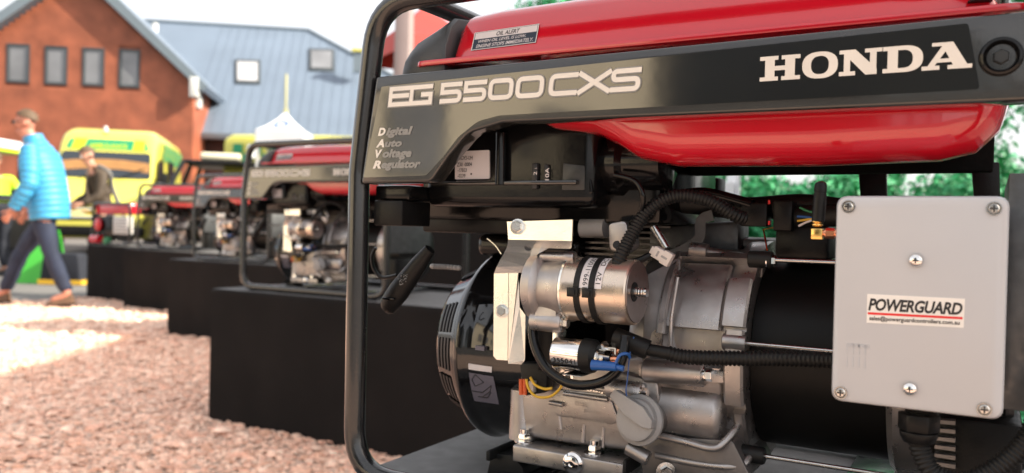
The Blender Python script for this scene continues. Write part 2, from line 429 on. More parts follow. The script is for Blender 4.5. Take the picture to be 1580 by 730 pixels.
# ---- fuel tank
def yring(x, pts): return [Vector((x, y, z)) for y, z in pts]
def tank_top(x, zt, ins):
    b = .966; dz = zt-b; P = [(.024+ins, b)]
    y1 = .024+ins+dz*.40
    P += [(.024+ins+dz*.30, b+dz*.74), (y1, b+dz*.86), (y1+.010, b+dz*.955), (y1+.026, zt)]
    P += [(.5-y-.0, z) for y, z in reversed(P)]
    return yring(x, P)
# the photograph's tank: pressed shell, seam flange, deep belly
mb = MB(); mb.loft([tank_top(.1085,.988,.012), tank_top(.112,1.012,.004), tank_top(.119,1.024,0), tank_top(.16,1.028,0), tank_top(.36,1.031,0), tank_top(.56,1.026,0), tank_top(.605,1.012,.002), tank_top(.632,.985,.006), tank_top(.640,.972,.012)])
tank = gp(mb, 'fuel_tank', 'tank red', bevel=.0015, angle=50)
fl = fillet([Vector((.066,.010,.9595)), Vector((.664,.010,.9595)), Vector((.664,.49,.9595)), Vector((.066,.49,.9595))], .02, 5)
gp(MB().prism(fl, (0,0,.0062)), 'tank_seam', 'tank red', tank, bevel=.0015)
def belly(x, zb, y0, rr=.028):
    P = [(y0+.012, .958), (y0+.002, .93), (y0, zb+rr*1.05)]
    for k in range(1, 7):
        a = math.pi/2*k/6; P.append((y0+rr*1.3*(1-math.cos(a)), zb+rr*(1-math.sin(a))))
    P.append((.17, zb+.011)); P += [(.34-y, max(z, zb+.026)) for y, z in reversed(P[:-1])]
    return yring(x, P)
mb = MB(); mb.loft([belly(.205,.905,.05,.02), belly(.214,.893,.032,.022), belly(.235,.886,.024,.024), belly(.262,.882,.022), belly(.285,.878,.021), belly(.308,.866,.02), belly(.33,.853,.02), belly(.37,.845,.02), belly(.50,.8435,.02), belly(.60,.846,.021), belly(.626,.853,.026), belly(.643,.872,.04,.03), belly(.650,.895,.06,.03)])
gp(mb, 'tank_belly', 'tank red', tank, angle=60)
gp(MB().span((.300,.195,.847), (.640,.222,.90)), 'underside_dark_bar', 'underside black', bevel=.003)  # added black bar standing in for the tank's dark underside
fuelcap = MB().lathe((.40,.25,1.028), ZA, [(0,.045),(.01,.045),(.012,.042),(.026,.04),(.03,.034)], 28)
gp(fuelcap, 'fuel_cap', 'satin black', tank)
mb = MB(); hexbolt(mb, W(1512,7,.03)+ZA*.002, ZA, .006, .005); gp(mb, 'seam_bolt', 'satin black', tank)
# oil alert sticker on the sloping tank side
sp0, sn = Vector((.15,.024-.0007,.966)), Vector((0,-.925,.375)).normalized()
q = [IP(*p, sp0, sn) for p in ((727,78.5),(827,66),(832.5,37),(733,51))]
off = sn*.0003
st = gp(MB().prism([p for p in q], sn*.0003), 'oil_sticker', 'label navy', tank, flat=True)
lerp = lambda a, b, t: a+(b-a)*t
def quadpt(u, v, k=.0006): return lerp(lerp(q[0],q[1],u), lerp(q[3],q[2],u), v)+sn*k
gp(MB().sheet([quadpt(.02,.60,.00045),quadpt(.98,.60,.00045),quadpt(.98,.95,.00045),quadpt(.02,.95,.00045)]), 'sticker_band', 'label white', st, flat=True)
mb = MB()
for u0,v0,u1,v1 in ((0,0,1,.035),(0,.965,1,1),(0,.03,.012,.97),(.988,.03,1,.97)): mb.sheet([quadpt(u0,v0,.0005),quadpt(u1,v0,.0005),quadpt(u1,v1,.0005),quadpt(u0,v1,.0005)])
gp(mb, 'sticker_border', 'label white', st, flat=True)
gp(put_text(MB(), 'OIL ALERT', (0,0,0), XA, ZA, 1, 1, .02, .2, 1, lambda a, b: quadpt(.36+a*.36, .66+b*.23)), 'lettering', 'ink', st, flat=True)
mb = MB(); put_text(mb, 'WHEN OIL LEVEL IS LOW,', (0,0,0), XA, ZA, 1, 1, .015, .2, 1, lambda a, b: quadpt(.09+a*.74, .345+b*.19))
put_text(mb, 'ENGINE STOPS IMMEDIATELY.', (0,0,0), XA, ZA, 1, 1, .015, .2, 1, lambda a, b: quadpt(.07+a*.88, .10+b*.19))
gp(mb, 'lettering', 'label white', st, flat=True)
# black moulded cover at the tank's left end
def cov(x, zt, y0):
    dz = zt-.951; P = [(y0, .951), (y0+.002, .951+dz*.45), (y0+.012, .951+dz*.78), (y0+.026, .951+dz*.95), (y0+.05, zt)]
    P += [(.5-y, z) for y, z in reversed(P)]; return yring(x, P)
gp(MB().loft([cov(.0375,.954,.034), cov(.0405,.972,.026), cov(.048,.990,.020), cov(.060,1.001,.017), cov(.085,1.012,.015), cov(.103,1.021,.0145), cov(.1075,1.020,.016)]), 'tank_end_cover', 'cover grey', bevel=.001, angle=50)

# ---- black air cleaner case and boxes under the panel
ac = gp(MB().span((.060,.048,.803), (.278,.30,.935)), 'air_cleaner', 'gloss black', bevel=.012, bseg=5)
gp(MB().span((.022,.095,.788), (.335,.30,.925)), 'case_back', 'gloss black', ac, bevel=.005)
gp(MB().span((.074,.040,.827), (.262,.055,.832)), 'case_lip', 'panel black', ac, bevel=.002)
gp(MB().tube([W(773,205,.042), W(772,285,.042)], .006, 12), 'case_rib', 'gloss black', ac)
lb = fillet([W(702,234,.0465), W(755,231.5,.0465), W(755.5,276,.0465), W(702,277,.0465)], .002, 4)
lab = gp(MB().prism(lb, (0,.0015,0)), 'serial_label', 'label white', ac, flat=True)
mb = MB()
for s, x0, x1, yb, yt in (('55CX5-UH',706,729,247,241),('Z30 -0004',705,728,257,251),('-17B23',706,720,265.5,260),('-0239',706,718,274,268.5)):
    a = W(x0,yb,.0461); b = W(x1,yb,.0461); c = W(x0,yt,.0461); put_text(mb, s, a, XA, ZA, b.x-a.x, c.z-a.z, .01)
c = W(727,268.5,.0461); mb.sheet([c+Vector((math.cos(a)*.0012,0,math.sin(a)*.0012)) for a in [i*math.pi/6 for i in range(12)]])
gp(mb, 'lettering', 'ink', lab, flat=True)
brk = gp(MB().span(tuple(W(819,292,.043)), tuple(W(834,252,.05))).span(tuple(W(838,286,.043)), tuple(W(850,254,.05))), 'circuit_breaker', 'ink', bevel=.002)
mb = MB()
def vtext(mb, s, px, py0, py1, wpx, y, **k):
    a = W(px+wpx, py0, y); b = W(px+wpx, py1, y); c = W(px, py0, y)
    return put_text(mb, s, a, ZA, -XA, b.z-a.z, a.x-c.x, **k)
vtext(mb, '10A', 841, 278, 259, 6, .0424); vtext(mb, '2  2 :', 823, 283, 259, 5, .0424)
gp(mb, 'lettering', 'label white', brk, flat=True)
cc = gp(MB().prism(fillet([W(806,225,.05), W(860,250,.05), W(908,252,.05), W(915,300,.05), W(800,304,.05)], .004, 4), (0,.08,0)), 'switch_housing', 'gloss black', bevel=.003)
gp(MB().prism(fillet([W(869,252,.0475), W(902,256,.0475), W(902,293,.0475), W(867,293,.0475)], .001, 2), (0,.003,0)), 'rating_plate', 'plate dark', cc, bevel=.0004)
gp(MB().lathe((.265,.10,.853), XA, [(0,.034),(.02,.036),(.028,.036),(.034,.03),(.075,.03),(.08,.02)], 24), 'breather_hose', 'gloss black')
gp(MB().span((.020,.005,.779), (.062,.06,.808)), 'relay_block', 'satin black', bevel=.002)
gp(MB().span((.016,.012,.8085), (.066,.07,.826)), 'relay_mount', 'gloss black', bevel=.003)
gp(MB().span((.012,.43,.60), (.30,.47,.86)), 'heat_shield', 'satin black', bevel=.004)
# exhaust side: muffler and shielding behind
gp(MB().span((.045,.30,.71), (.32,.47,.83)), 'muffler', 'satin black', bevel=.02, bseg=3)
gp(MB().span((.02,.10,.772), (.21,.32,.799)), 'carrier_bar', 'satin black', bevel=.004)
gp(MB().span((.05,.18,.742), (.20,.30,.771)), 'intake_duct', 'gloss black', bevel=.01, bseg=3)

# ---- recoil starter, fan shroud
AX = Vector((0,.24,.622))
prof = [(.012,.0),(.012,.05),(.009,.066),(.010,.085)]
prof += [(.013,.0925),(.018,.0965),(.044,.1075),(.050,.1125),(.056,.1145)]
rc = gp(MB().lathe(AX, XA, prof, 72), 'recoil_cover', 'shroud gloss', angle=50)
for i in range(4):
    for a0, a1 in ((12,34),(-15,8),(62,84),(-66,-44),(-40,-20)):
        x = .0205+i*.0068; r_ = .0975+(x-.0205)*.423+.0012; h_ = .0019
        sl_ = MB().lathe(AX, XA, [(x-h_,r_-.004),(x-h_,r_-.0008),(x+h_,r_-.0008+h_*1.06),(x+h_,r_-.004)], 8, R(90-a1), R(90-a0), cap=False)
        gp(sl_, 'vent_slot', 'ink', rc)
sh = gp(MB().lathe(AX, XA, [(.058,.110),(.058,.121),(.062,.1255),(.070,.1275),(.076,.124),(.084,.121),(.16,.1205),(.163,.116),(.163,.08)], 72), 'fan_shroud', 'shroud gloss', angle=50)
mb = MB(); mb.lathe(AX, XA, [(.086,.1215),(.105,.126),(.125,.126),(.14,.1215)], 12, R(60), R(86), cap=False); gp(mb, 'shroud_pad', 'shroud gloss', sh)
def onshroud(px, py, r=.1213):
    d = ray(px, py); a = d.y**2+d.z**2; oy, oz = CAM.y-AX.y, CAM.z-AX.z; b = 2*(oy*d.y+oz*d.z); c = oy*oy+oz*oz-r*r
    return CAM+d*((-b-math.sqrt(max(b*b-4*a*c, 0)))/(2*a))
def shpatch(mb, quad, r, n=6):
    P = [[onshroud(*(Vector((*quad[0],0)).lerp(Vector((*quad[1],0)), i/n).lerp(Vector((*quad[3],0)).lerp(Vector((*quad[2],0)), i/n), j/n)).xy, r) for i in range(n+1)] for j in range(n+1)]
    return mb.loft(P, False, False)
wl = gp(shpatch(MB(), [(716,560),(759,566),(758.5,575),(716,569)], .1216), 'warning_label', 'label white', sh)
wl = gp(shpatch(MB(), [(718,574),(761,581),(770,624),(727,618)], .1216), 'warning_label', 'label lilac', sh)
mb = MB()
for pts in ([(733,578),(746,590),(733,596),(728,586),(733,578)], [(728,603),(744,606),(758,595),(756,604),(744,613)], [(738,612),(752,614),(757,606)]):
    P = [onshroud(*p, .1219) for p in pts]; mb.tube(P, .0006, 5)
gp(mb, 'pictogram', 'ink', wl)
gp(MB().span(W(733,540,.108), W(752,534,.115)), 'small_label', 'label lilac', sh)
# starter grip and rope
ga, gb = W(594,478,.035), W(664,384,.035)
d = (gb-ga).normalized(); n_ = Vector((0,-1,0)); sd = d.cross(n_).normalized()
rings = []
for t, hw, th in ((0,.007,.004),(.006,.0125,.007),(.03,.014,.009),(.05,.0125,.010),(.075,.0105,.009),(.098,.007,.006),((gb-ga).length,.003,.003)):
    c = ga+d*t; rings.append([c+sd*hw*math.cos(a)*1.0+n_*th*math.sin(a) for a in [k*math.pi/8 for k in range(16)]])
grip = gp(MB().loft(rings), 'starter_grip', 'satin black', angle=60)
mb = MB(); c0 = ga+d*.052+n_*.0105
for k in range(26):
    a = random.random()*6.28; rr = random.random()**.5*.0075; c = c0+d*math.cos(a)*rr*1.2+sd*math.sin(a)*rr*.8
    mb.tube([c, c+(d*random.uniform(-1,1)+sd*random.uniform(-1,1))*.0016], .0004, 4)
gp(mb, 'moulded_mark', 'grey print', grip)
gp(MB().span(ga+d*.012-sd*.006+n_*.008, ga+d*.026+sd*.006+n_*.0105), 'grip_end', 'gloss black', grip, bevel=.001)
gp(MB().tube(smooth_path([W(612,425,.06), W(590,428,.06), W(577,415,.06), W(574,395,.06), W(580,382,.06)]), .0022, 8), 'starter_rope', 'satin black')
P = smooth_path([W(668,411,.10), W(690,412,.12), W(712,414,.13)], 10)
ch = MB(); [ch.ball(p, .0042, (1,1,.8), 8, 6) for p in resample(P, .0045)]
gp(ch, 'knotted_cord', 'cap grey')
gp(MB().tube(smooth_path([W(752,368,.10), W(764,378,.10), W(774,392,.10)]), .0012, 6), 'earth_wire', 'steel')

# ---- zinc bracket
def zp(px, py, y): return W(px, py, y)
T0, T1, B1, B0 = zp(783,342,.030), zp(884,339,.030), zp(883,372,.030), zp(785,369,.030)
mb = MB()
mb.add([T0, T1, B1, B0], [(0,1,2,3)])
lip = fillet([zp(785,369,.030), zp(883,371,.030), zp(882,383,.038), zp(783,380,.0375)], [0,0,.004,0], 4)
mb.sheet(lip)
rows = [((783,380,.0375),(846,382.3,.0378)), ((779,388,.044),(832,390,.044)), ((773,399,.051),(820,400,.051)), ((767,411,.0565),(811,410,.0565)), ((763,422,.0600),(806,420,.0600))]
mb.loft([[zp(*a), zp(*b)] for a, b in rows], False, False)
mb.sheet([zp(763,422,.060), zp(785,421,.060), zp(784,556,.060), zp(767,555,.060), zp(762,549,.060)])
mb.sheet([zp(785.5,421,.0601), zp(800,420,.0605), zp(801,432,.064), zp(802,474,.065), zp(811,486,.065), zp(810,556,.065), zp(805,562,.065), zp(784.5,561,.0604)])
o = gp(mb, 'zinc_bracket', 'zinc plate', flat=True)
so_ = o.modifiers.new('thickness', 'SOLIDIFY'); so_.thickness = .0022; so_.offset = 0
mb = MB(); hexbolt(mb, zp(799,350,.0285), Vector((.25,-1,.1)), .0063, .007, 1.35); gp(mb, 'bolt', 'zinc plate', o)
mb = MB(); hexbolt(mb, zp(775,480,.0585), Vector((.25,-1,.1)), .0058, .006, 1.35); gp(mb, 'bolt', 'zinc plate', o)
gp(MB().cyl(zp(815,381,.037), zp(817,383,.06), .0042), 'slot_hole', 'ink', o)

# ---- starter motor
ma = zp(822,441,.085); ma = Vector((.200,.062,.7165)); mr = .0345
mot = MB().lathe(ma, XA, [(.050,.0),(.050,mr),(.055,mr*1.01),(.057,mr*.985),(.119,mr),(.1225,mr*.985),(.1240,mr*.95),(.1243,0)], 48)
motor = gp(mot, 'starter_motor', 'motor steel', angle=30)
gp(MB().lathe(ma, XA, [(.004,.01),(.004,.034),(.006,.037),(.016,.038),(.019,.036),(.022,.031),(.036,.0325),(.044,.0345),(.049,.0355),(.0495,.02)], 48), 'gear_housing', 'cast aluminium', motor)
gp(MB().lathe(ma, XA, [(.0498,.034),(.0498,.0362),(.0522,.0362),(.0522,.034)], 48), 'clamp_ring', 'zinc plate', motor)
gp(MB().lathe(ma-YA*.010+ZA*.001, XA, [(.124,.0052),(.129,.0052),(.129,.0044),(.131,.0050),(.132,.0044),(.134,.0050),(.135,.0044),(.137,.005),(.139,.0046),(.1395,0)], 20), 'terminal', 'steel', motor)
gp(MB().lathe(ma-YA*.010+ZA*.001, XA, [(.1252,.010),(.1256,.010),(.1258,.007)], 28), 'terminal_washer', 'rubber black', motor)
def boss(name, a, b, r, mat, par, bolt=None):
    gp(MB().lathe(a, (Vector(b)-Vector(a)), [(0,r*.9),(.0015,r),((Vector(b)-Vector(a)).length-.0015,r),((Vector(b)-Vector(a)).length,r*.9)], 24), name, mat, par)
    if bolt:
        mb = MB(); hexbolt(mb, b, Vector(b)-Vector(a), bolt, bolt*1.1, 1.4); gp(mb, 'bolt', 'chrome', par)
p = ma+Vector((.018,-.012,.0335)); gp(MB().lathe(p, XA, [(0,.005),(.029,.0055),(.0295,.004)], 16).lathe(p+XA*.0295, XA, [(0,.0068),(.009,.0068),(.0105,.006),(.0105,.0042),(.006,.004),(.006,0)], 20), 'housing_bolt', 'cast aluminium', motor)
p = ma+Vector((.012,-.016,-.036)); gp(MB().lathe(p, XA, [(0,.011),(.034,.0115),(.036,.010)], 20).prism([p+Vector((.005,-.01,0)), p+Vector((.033,-.01,0)), p+Vector((.03,-.008,.016)), p+Vector((.008,-.008,.016))], (0,.02,0)), 'housing_lug', 'cast aluminium', motor)
mb = MB(); hexbolt(mb, p+XA*.036, XA, .0062, .006, 1.35); gp(mb, 'bolt', 'steel', motor)
for x in (.071, .088):
    t = gp(MB().lathe(ma, XA, [(x-.0032,mr*.99),(x-.0032,mr+.0016),(x+.0032,mr+.0016),(x+.0032,mr*.99)], 48), 'cable_tie', 'rubber black', motor)
    hp = ma+Vector((x-.002, -math.cos(R(6))*(mr+.003), -.001))
    gp(MB().box(hp, (.0125,.006,.0095)).box(hp-YA*.002, (.007,.005,.006)), 'tie_head', 'rubber black', t, bevel=.0008)
lbw = MB().lathe(ma, XA, [(.068,mr+.0006),(.099,mr+.0006)], 14, R(14), R(84), cap=False); lab = gp(lbw, 'motor_label', 'label white', motor)
mb = MB()
def onmot(x, ang): return ma+XA*x+(ZA*math.cos(ang)-YA*math.sin(ang))*(mr+.0009)
put_text(mb, '1999-1100022', (0,0,0), XA, ZA, .047, .0055, 0, 0, 1, lambda a, b: onmot(.0835-b, R(84)-a/mr))
put_text(mb, '12V   DC', (0,0,0), XA, ZA, .034, .0052, 0, 0, 1, lambda a, b: onmot(.0975-b, R(76)-a/mr))
gp(mb, 'lettering', 'ink', lab, flat=True)

gp(MB().lathe(ma, XA, [(.1244,0.002),(.1244,mr*.93),(.1252,mr*.91),(.1250,.012),(.1250,.002)], 48), 'end_cap', 'cap steel', motor)
# ---- solenoid
sa = Vector((.238,.052,.6475)); 
sol = gp(MB().lathe(sa, XA, [(0,.0),(0,.0165),(.002,.0175),(.034,.0175),(.035,.016),(.035,0)], 32), 'solenoid', 'chrome')
gp(MB().lathe(sa, XA, [(.033,.0182),(.045,.0175),(.050,.013),(.050,0)], 28), 'solenoid_end', 'rubber black', sol)
for dy, dz in ((-.004,-.001),(.010,.006)):
    q_ = sa+Vector((.050,dy,dz)); gp(MB().lathe(q_, XA, [(0,.0095),(.002,.0095),(.002,.0085),(.003,.0085),(.003,.006),(.009,.006)], 20), 'stud_washer', 'steel', sol)
    gp(MB().lathe(q_+XA*.009, XA, [(0,.0092),(.007,.0092),(.008,.008)], 6), 'stud_nut', 'chrome', sol)
    gp(MB().lathe(q_+XA*.016, XA, [(0,.0042),(.006,.0042),(.0075,.003),(.0078,0)], 14), 'stud', 'copper', sol)
def onsol(x, a): return sa+XA*x+(ZA*math.cos(a)-YA*math.sin(a))*.0179
gp(put_text(MB(), '355041', (0,0,0), XA, ZA, .026, .0055, 0, 0, 1.1, lambda a, b: onsol(.004+a, R(118)-b/.0175)), 'lettering', 'ink', sol, flat=True)
mb = MB(); mb.span(tuple(W(861,512,.05)), tuple(W(864,572,.07))).span(tuple(W(866,578,.045)), tuple(W(916,575,.075)))
gp(mb, 'solenoid_bracket', 'zinc plate', sol, bevel=.0006)
bl = gp(MB().tube([W(914,563,.028), W(952,566,.028)], [.0055,.0045], 14).tube([W(946,565,.028), W(962,569,.028)], [.003,.003], 10), 'spade_connector', 'wire blue', sol)
gp(MB().tube(smooth_path([W(950,560,.026), W(957,548,.026), W(968,546,.03), W(972,552,.035)]), .0016, 8), 'blue_wire', 'wire blue', sol)

# ---- crankcase
YC = .112
cr = [W(800,575,YC), W(985,545,YC), W(1048,560,YC), W(1048,660,YC), W(985,700,YC), W(905,690,YC), W(806,676,YC), W(800,640,YC)]
mb = MB(); mb.prism(fillet(cr, .012, 4), (0,.26,0))
crank = gp(mb, 'crankcase', 'cast aluminium', bevel=.008, bseg=3, angle=50)
gp(MB().tube([W(806,600,.125), W(808,675,.125)], [.014,.018], 16), 'case_rib', 'cast aluminium', crank)
for a, b in (((866,662),(862,628)),((900,682),(902,655)),((930,690),(932,660))): gp(MB().tube([W(*a,YC+.001), W(*b,YC+.001)], [.003,.0022], 8), 'case_rib', 'cast aluminium', crank)
pd = fillet([W(848,600,YC-.003), W(940,609,YC-.003), W(955,650,YC-.003), W(945,655,YC-.003), W(858,642,YC-.003)], .004, 4)
pad = gp(MB().prism(pd, (0,.01,0)), 'number_pad', 'cast aluminium', crank, bevel=.001)
for a, b in (((870,607),(938,617)),((848,621),(868,625)),((893,594),(935,602))):
    gp(MB().tube([W(*a,YC-.006), W(*b,YC-.006)], .0028, 10), 'pad_ridge', 'cast aluminium', crank)
mb = MB()
for s, x0, x1, yb, yt, sl_ in (('ED2K',887,906,627,619,4),('JU188F',899,927,640,632,5),('SL9000787878',878,936,654,646,8)):
    a = W(x0,yb-sl_/2,YC-.0038); b = W(x1,yb+sl_/2,YC-.0038); u = b-a
    put_text(mb, s, a, u.normalized(), ZA, u.length, abs(W(x0,yt,YC).z-W(x0,yb,YC).z)*.8, 0)
gp(mb, 'stamped_number', 'cast aluminium', pad, flat=True)
mb = MB(); a = W(905,605,YC-.002); put_text(mb, '06.J', a, XA, ZA, .02, .005); put_text(mb, '388cm', a-ZA*.008+XA*.002, XA, ZA, .022, .005)
gp(mb, 'stamped_number', 'zinc plate', crank, flat=True)
# mounting foot, its bolts and the rubber mounts
ft = gp(MB().span(W(790,712,.088), Vector((W(962,725,.088).x, .16, W(790,686,.088).z))), 'mounting_foot', 'cast aluminium', bevel=.0025, bseg=3)
zt_ = W(790,686,.088).z
for px, py in ((809,676),(917,694)):
    c = W(px,py,.108); c.z = zt_
    mb = MB(); hexbolt(mb, c, ZA, .0078, .010, 1.5); mb.lathe(c+ZA*.010, ZA, [(0,.0055),(.005,.0055),(.0055,.004),(.0055,0)], 16); gp(mb, 'bolt', 'chrome', ft)
c = W(885,714,.088); mb = MB(); mb.lathe(c, -YA, [(0,.0125),(.003,.012),(.005,.009),(.007,.0085),(.008,.006),(.008,.003),(.006,.003),(.006,0)], 26); gp(mb, 'flange_bolt', 'chrome', ft)
gp(MB().prism(fillet([W(758,700,.10), W(790,703,.10), W(806,722,.10), W(812,745,.10), W(748,745,.10)], .004, 3), (0,.05,0)).span(W(756,697,.085), W(792,692,.15)), 'rubber_mount', 'rubber black', ft, bevel=.003)
gp(MB().span(W(966,735,.085), W(984,695,.13)), 'foot_end', 'rubber black', ft, bevel=.003)
# oil filler
oc = W(986,648,.072); oa = Vector((-.10,-1,.16)).normalized()
gp(MB().lathe(oc-oa*.045, oa, [(0,.016),(.02,.019),(.038,.021),(.043,.0235)], 28), 'filler_neck', 'dark aluminium', crank)
cap = gp(MB().lathe(oc, oa, [(-.004,.0262),(-.001,.0268),(.001,.0262),(.003,.0225),(.009,.0215),(.0105,.019),(.0105,0)], 40), 'oil_cap', 'cap grey')
u_ = Vector((.93,.0,-.36)).normalized(); v_ = oa.cross(u_).normalized()
if v_.z < 0: v_ = -v_
hp = [oc+oa*.008+u_*a+v_*b for a, b in ((-.031,.011),(-.029,.020),(.006,.018),(.020,.010),(.023,.002),(.012,-.001),(-.010,.002))]
gp(MB().prism(fillet(hp, .002, 3), oa*.011), 'cap_handle', 'cap grey', cap, bevel=.0022, bseg=3)
gp(MB().tube(smooth_path([W(978,520,.06), W(972,545,.06), W(968,585,.06), W(966,605,.06), W(970,622,.06)]), .0007, 6), 'cap_tether', 'wire blue', cap)
gp(MB().tube([W(969,690,.08), W(1000,708,.08)], .008, 16), 'drain_boss', 'cast aluminium', crank)
mb = MB(); hexbolt(mb, W(1027,728,.10), Vector((.6,-1,0)), .007, .008); gp(mb, 'drain_bolt', 'steel', crank)
gp(MB().prism(fillet([W(985,672,.104), W(1130,680,.104), W(1160,740,.104), W(992,740,.104)], .006, 3), (0,.1,0)), 'sump_shadow_web', 'dark aluminium', crank, bevel=.003)  # dark infill standing in for the shade between the case ribs
boss('side_boss', W(938,598,.09), W(990,606,.09), .0105, 'cast aluminium', crank, .006)
gp(MB().prism(fillet([W(925,585,.10), W(960,575,.10), W(1015,590,.10), W(1018,625,.10), W(940,622,.10)], .006, 4), (0,.04,0)), 'boss_web', 'cast aluminium', crank, bevel=.003)
boss('long_boss', W(995,571,.10), W(1088,578,.10), .0130, 'cast aluminium', crank, .007)
gp(MB().prism(fillet([W(985,560,.105), W(1130,575,.105), W(1130,592,.105), W(985,590,.105)], .003, 3), (0,.04,0)), 'boss_web', 'cast aluminium', crank, bevel=.003)

xa_, xb_ = W(990,640,.10).x, W(1112,640,.10).x; zt2, zb2 = W(1050,598,.10).z, W(1050,680,.10).z
pr_ = [(.150,zt2+.004),(.122,zt2+.002),(.111,zt2-.004),(.104,zt2-.012),(.1005,zt2-.022),(.100,(zt2+zb2)/2-.004),(.103,zb2+.008),(.110,zb2+.001),(.150,zb2)]
gp(MB().loft([[Vector((x,y+dy,z)) for y, z in pr_] for x, dy in ((xa_,0),(xb_-.010,0),(xb_-.004,.003),(xb_,.012))]), 'front_panel_boss', 'cast aluminium', crank, angle=55)
gp(MB().tube(smooth_path([W(990,666,.096), W(1050,680,.096), W(1098,692,.097), W(1118,682,.102), W(1136,660,.115), W(1146,646,.135)]), .0040, 10), 'case_rib', 'cast aluminium', crank)
gp(MB().tube(smooth_path([W(1012,702,.105), W(1080,716,.105), W(1138,720,.108), W(1156,706,.118), W(1166,690,.138)]), .0040, 10), 'case_rib', 'cast aluminium', crank)
# ---- alternator housing and drum
AL = Vector((0,.235,.648))
hs = gp(MB().lathe(AL, XA, [(.292,.06),(.292,.112),(.300,.118),(.318,.118),(.320,.122),(.334,.122),(.336,.117),(.396,.119),(.402,.124),(.412,.1245),(.424,.124),(.424,.08)], 72), 'alternator_housing', 'cast aluminium', angle=40)
def arcp(mb, x0, x1, r0, r1, a0, a1, n=10, ch=.0025):
    """a raised block following the round housing; angles in degrees from the front, upwards positive"""
    t0, t1 = R(90-a1), R(90-a0)
    ax_ = [(x0, r0), (x0, r1-ch), (x0+ch, r1), (x1-ch, r1), (x1, r1-ch), (x1, r0)]
    rings = []
    for i in range(n+1):
        a = t0+(t1-t0)*i/n; N = ZA*math.cos(a)-YA*math.sin(a)
        rings.append([AL+XA*x+N*r for x, r in ax_])
    return mb.loft(rings)
gp(arcp(MB(), .336, .398, .114, .1275, 14, 50), 'housing_panel', 'cast aluminium', hs, angle=30)
gp(arcp(arcp(MB(), .330, .4245, .114, .1335, 52, 56), .330, .340, .114, .134, 10, 56), 'housing_rib', 'cast aluminium', hs, angle=30)
gp(arcp(arcp(MB(), .398, .4245, .12, .132, 16, 40), .404, .4245, .12, .134, -20, 14), 'housing_lug', 'cast aluminium', hs, angle=30)
gp(arcp(MB(), .318, .404, .114, .1285, -30, -4, ch=.006), 'housing_panel', 'cast aluminium', hs, angle=50)
gp(arcp(arcp(MB(), .322, .416, .114, .1345, -38, -33), .412, .4245, .12, .1345, -42, -24), 'housing_rib', 'cast aluminium', hs, angle=30)
gp(arcp(arcp(MB(), .322, .410, .112, .1325, -54, -50), .404, .4245, .118, .1325, -58, -40), 'housing_rib', 'cast aluminium', hs, angle=30)
gp(arcp(MB(), .395, .4245, .12, .1365, 0, 3.5), 'housing_rib', 'cast aluminium', hs, angle=30)
# upper deck of the casting
mb = MB(); mb.prism(fillet([W(1062,378,.17), W(1178,398,.17), W(1176,430,.17), W(1050,424,.17)], .004, 3), (0,.12,0))
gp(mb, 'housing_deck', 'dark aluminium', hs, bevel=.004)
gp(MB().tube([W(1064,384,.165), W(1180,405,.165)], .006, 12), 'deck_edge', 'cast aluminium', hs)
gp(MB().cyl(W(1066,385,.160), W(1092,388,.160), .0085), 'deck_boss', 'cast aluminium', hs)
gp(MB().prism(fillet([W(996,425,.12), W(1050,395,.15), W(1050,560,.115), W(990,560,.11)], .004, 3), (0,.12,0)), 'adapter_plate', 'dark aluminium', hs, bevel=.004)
gp(MB().tube([W(1046,428,.112), W(1036,490,.106), W(1034,555,.106)], .0022, 8), 'adapter_rib', 'cast aluminium', hs)
dr = gp(MB().lathe(AL, XA, [(.4245,.104),(.4255,.106),(.555,.106),(.556,.10)], 96), 'alternator_drum', 'drum black')
for px, py, y in ((1152,530,.108), (1192,401,.125), (1180,704,.125)):
    a = W(px, py, y); 
    rod = gp(MB().cyl(a, Vector((.60, a.y, a.z)), .0024, seg=10), 'tie_rod', 'steel')
    gp(MB().lathe(a-XA*.024, XA, [(0,.0078),(.001,.009),(.022,.009),(.024,.008)], 20), 'rod_boss', 'cast aluminium' if py == 530 else 'rubber black', rod)
mb = MB(); hexbolt(mb, W(1184,402,.125), XA, .006, .009); gp(mb, 'bolt', 'chrome')
gp(MB().tube([W(1199,350,.15), W(1178,354,.15), W(1186,397,.135)], .0010, 6), 'wire_clip', 'gold')
# end casting below the control box
gp(MB().lathe(AL, XA, [(.556,.05),(.556,.112),(.562,.118),(.595,.118),(.600,.113),(.601,.09)], 72), 'end_casting', 'cast aluminium')
gp(MB().lathe(AL, XA, [(.601,.05),(.601,.1125),(.655,.110),(.662,.100),(.664,.0)], 60), 'end_bell', 'satin black')
gp(MB().span((.600,.095,.50), (.668,.2,.62)), 'end_cover', 'satin black', bevel=.004)
for k in range(6):
    a = W(1442,648+k*13,.085); b = W(1474,650+k*13.5,.085)
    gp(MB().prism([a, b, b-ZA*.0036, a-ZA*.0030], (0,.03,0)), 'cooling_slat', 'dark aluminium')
gp(MB().span((.651,.052,.64), (.668,.30,.835)), 'galvanised_side', 'galvanised', bevel=.001)

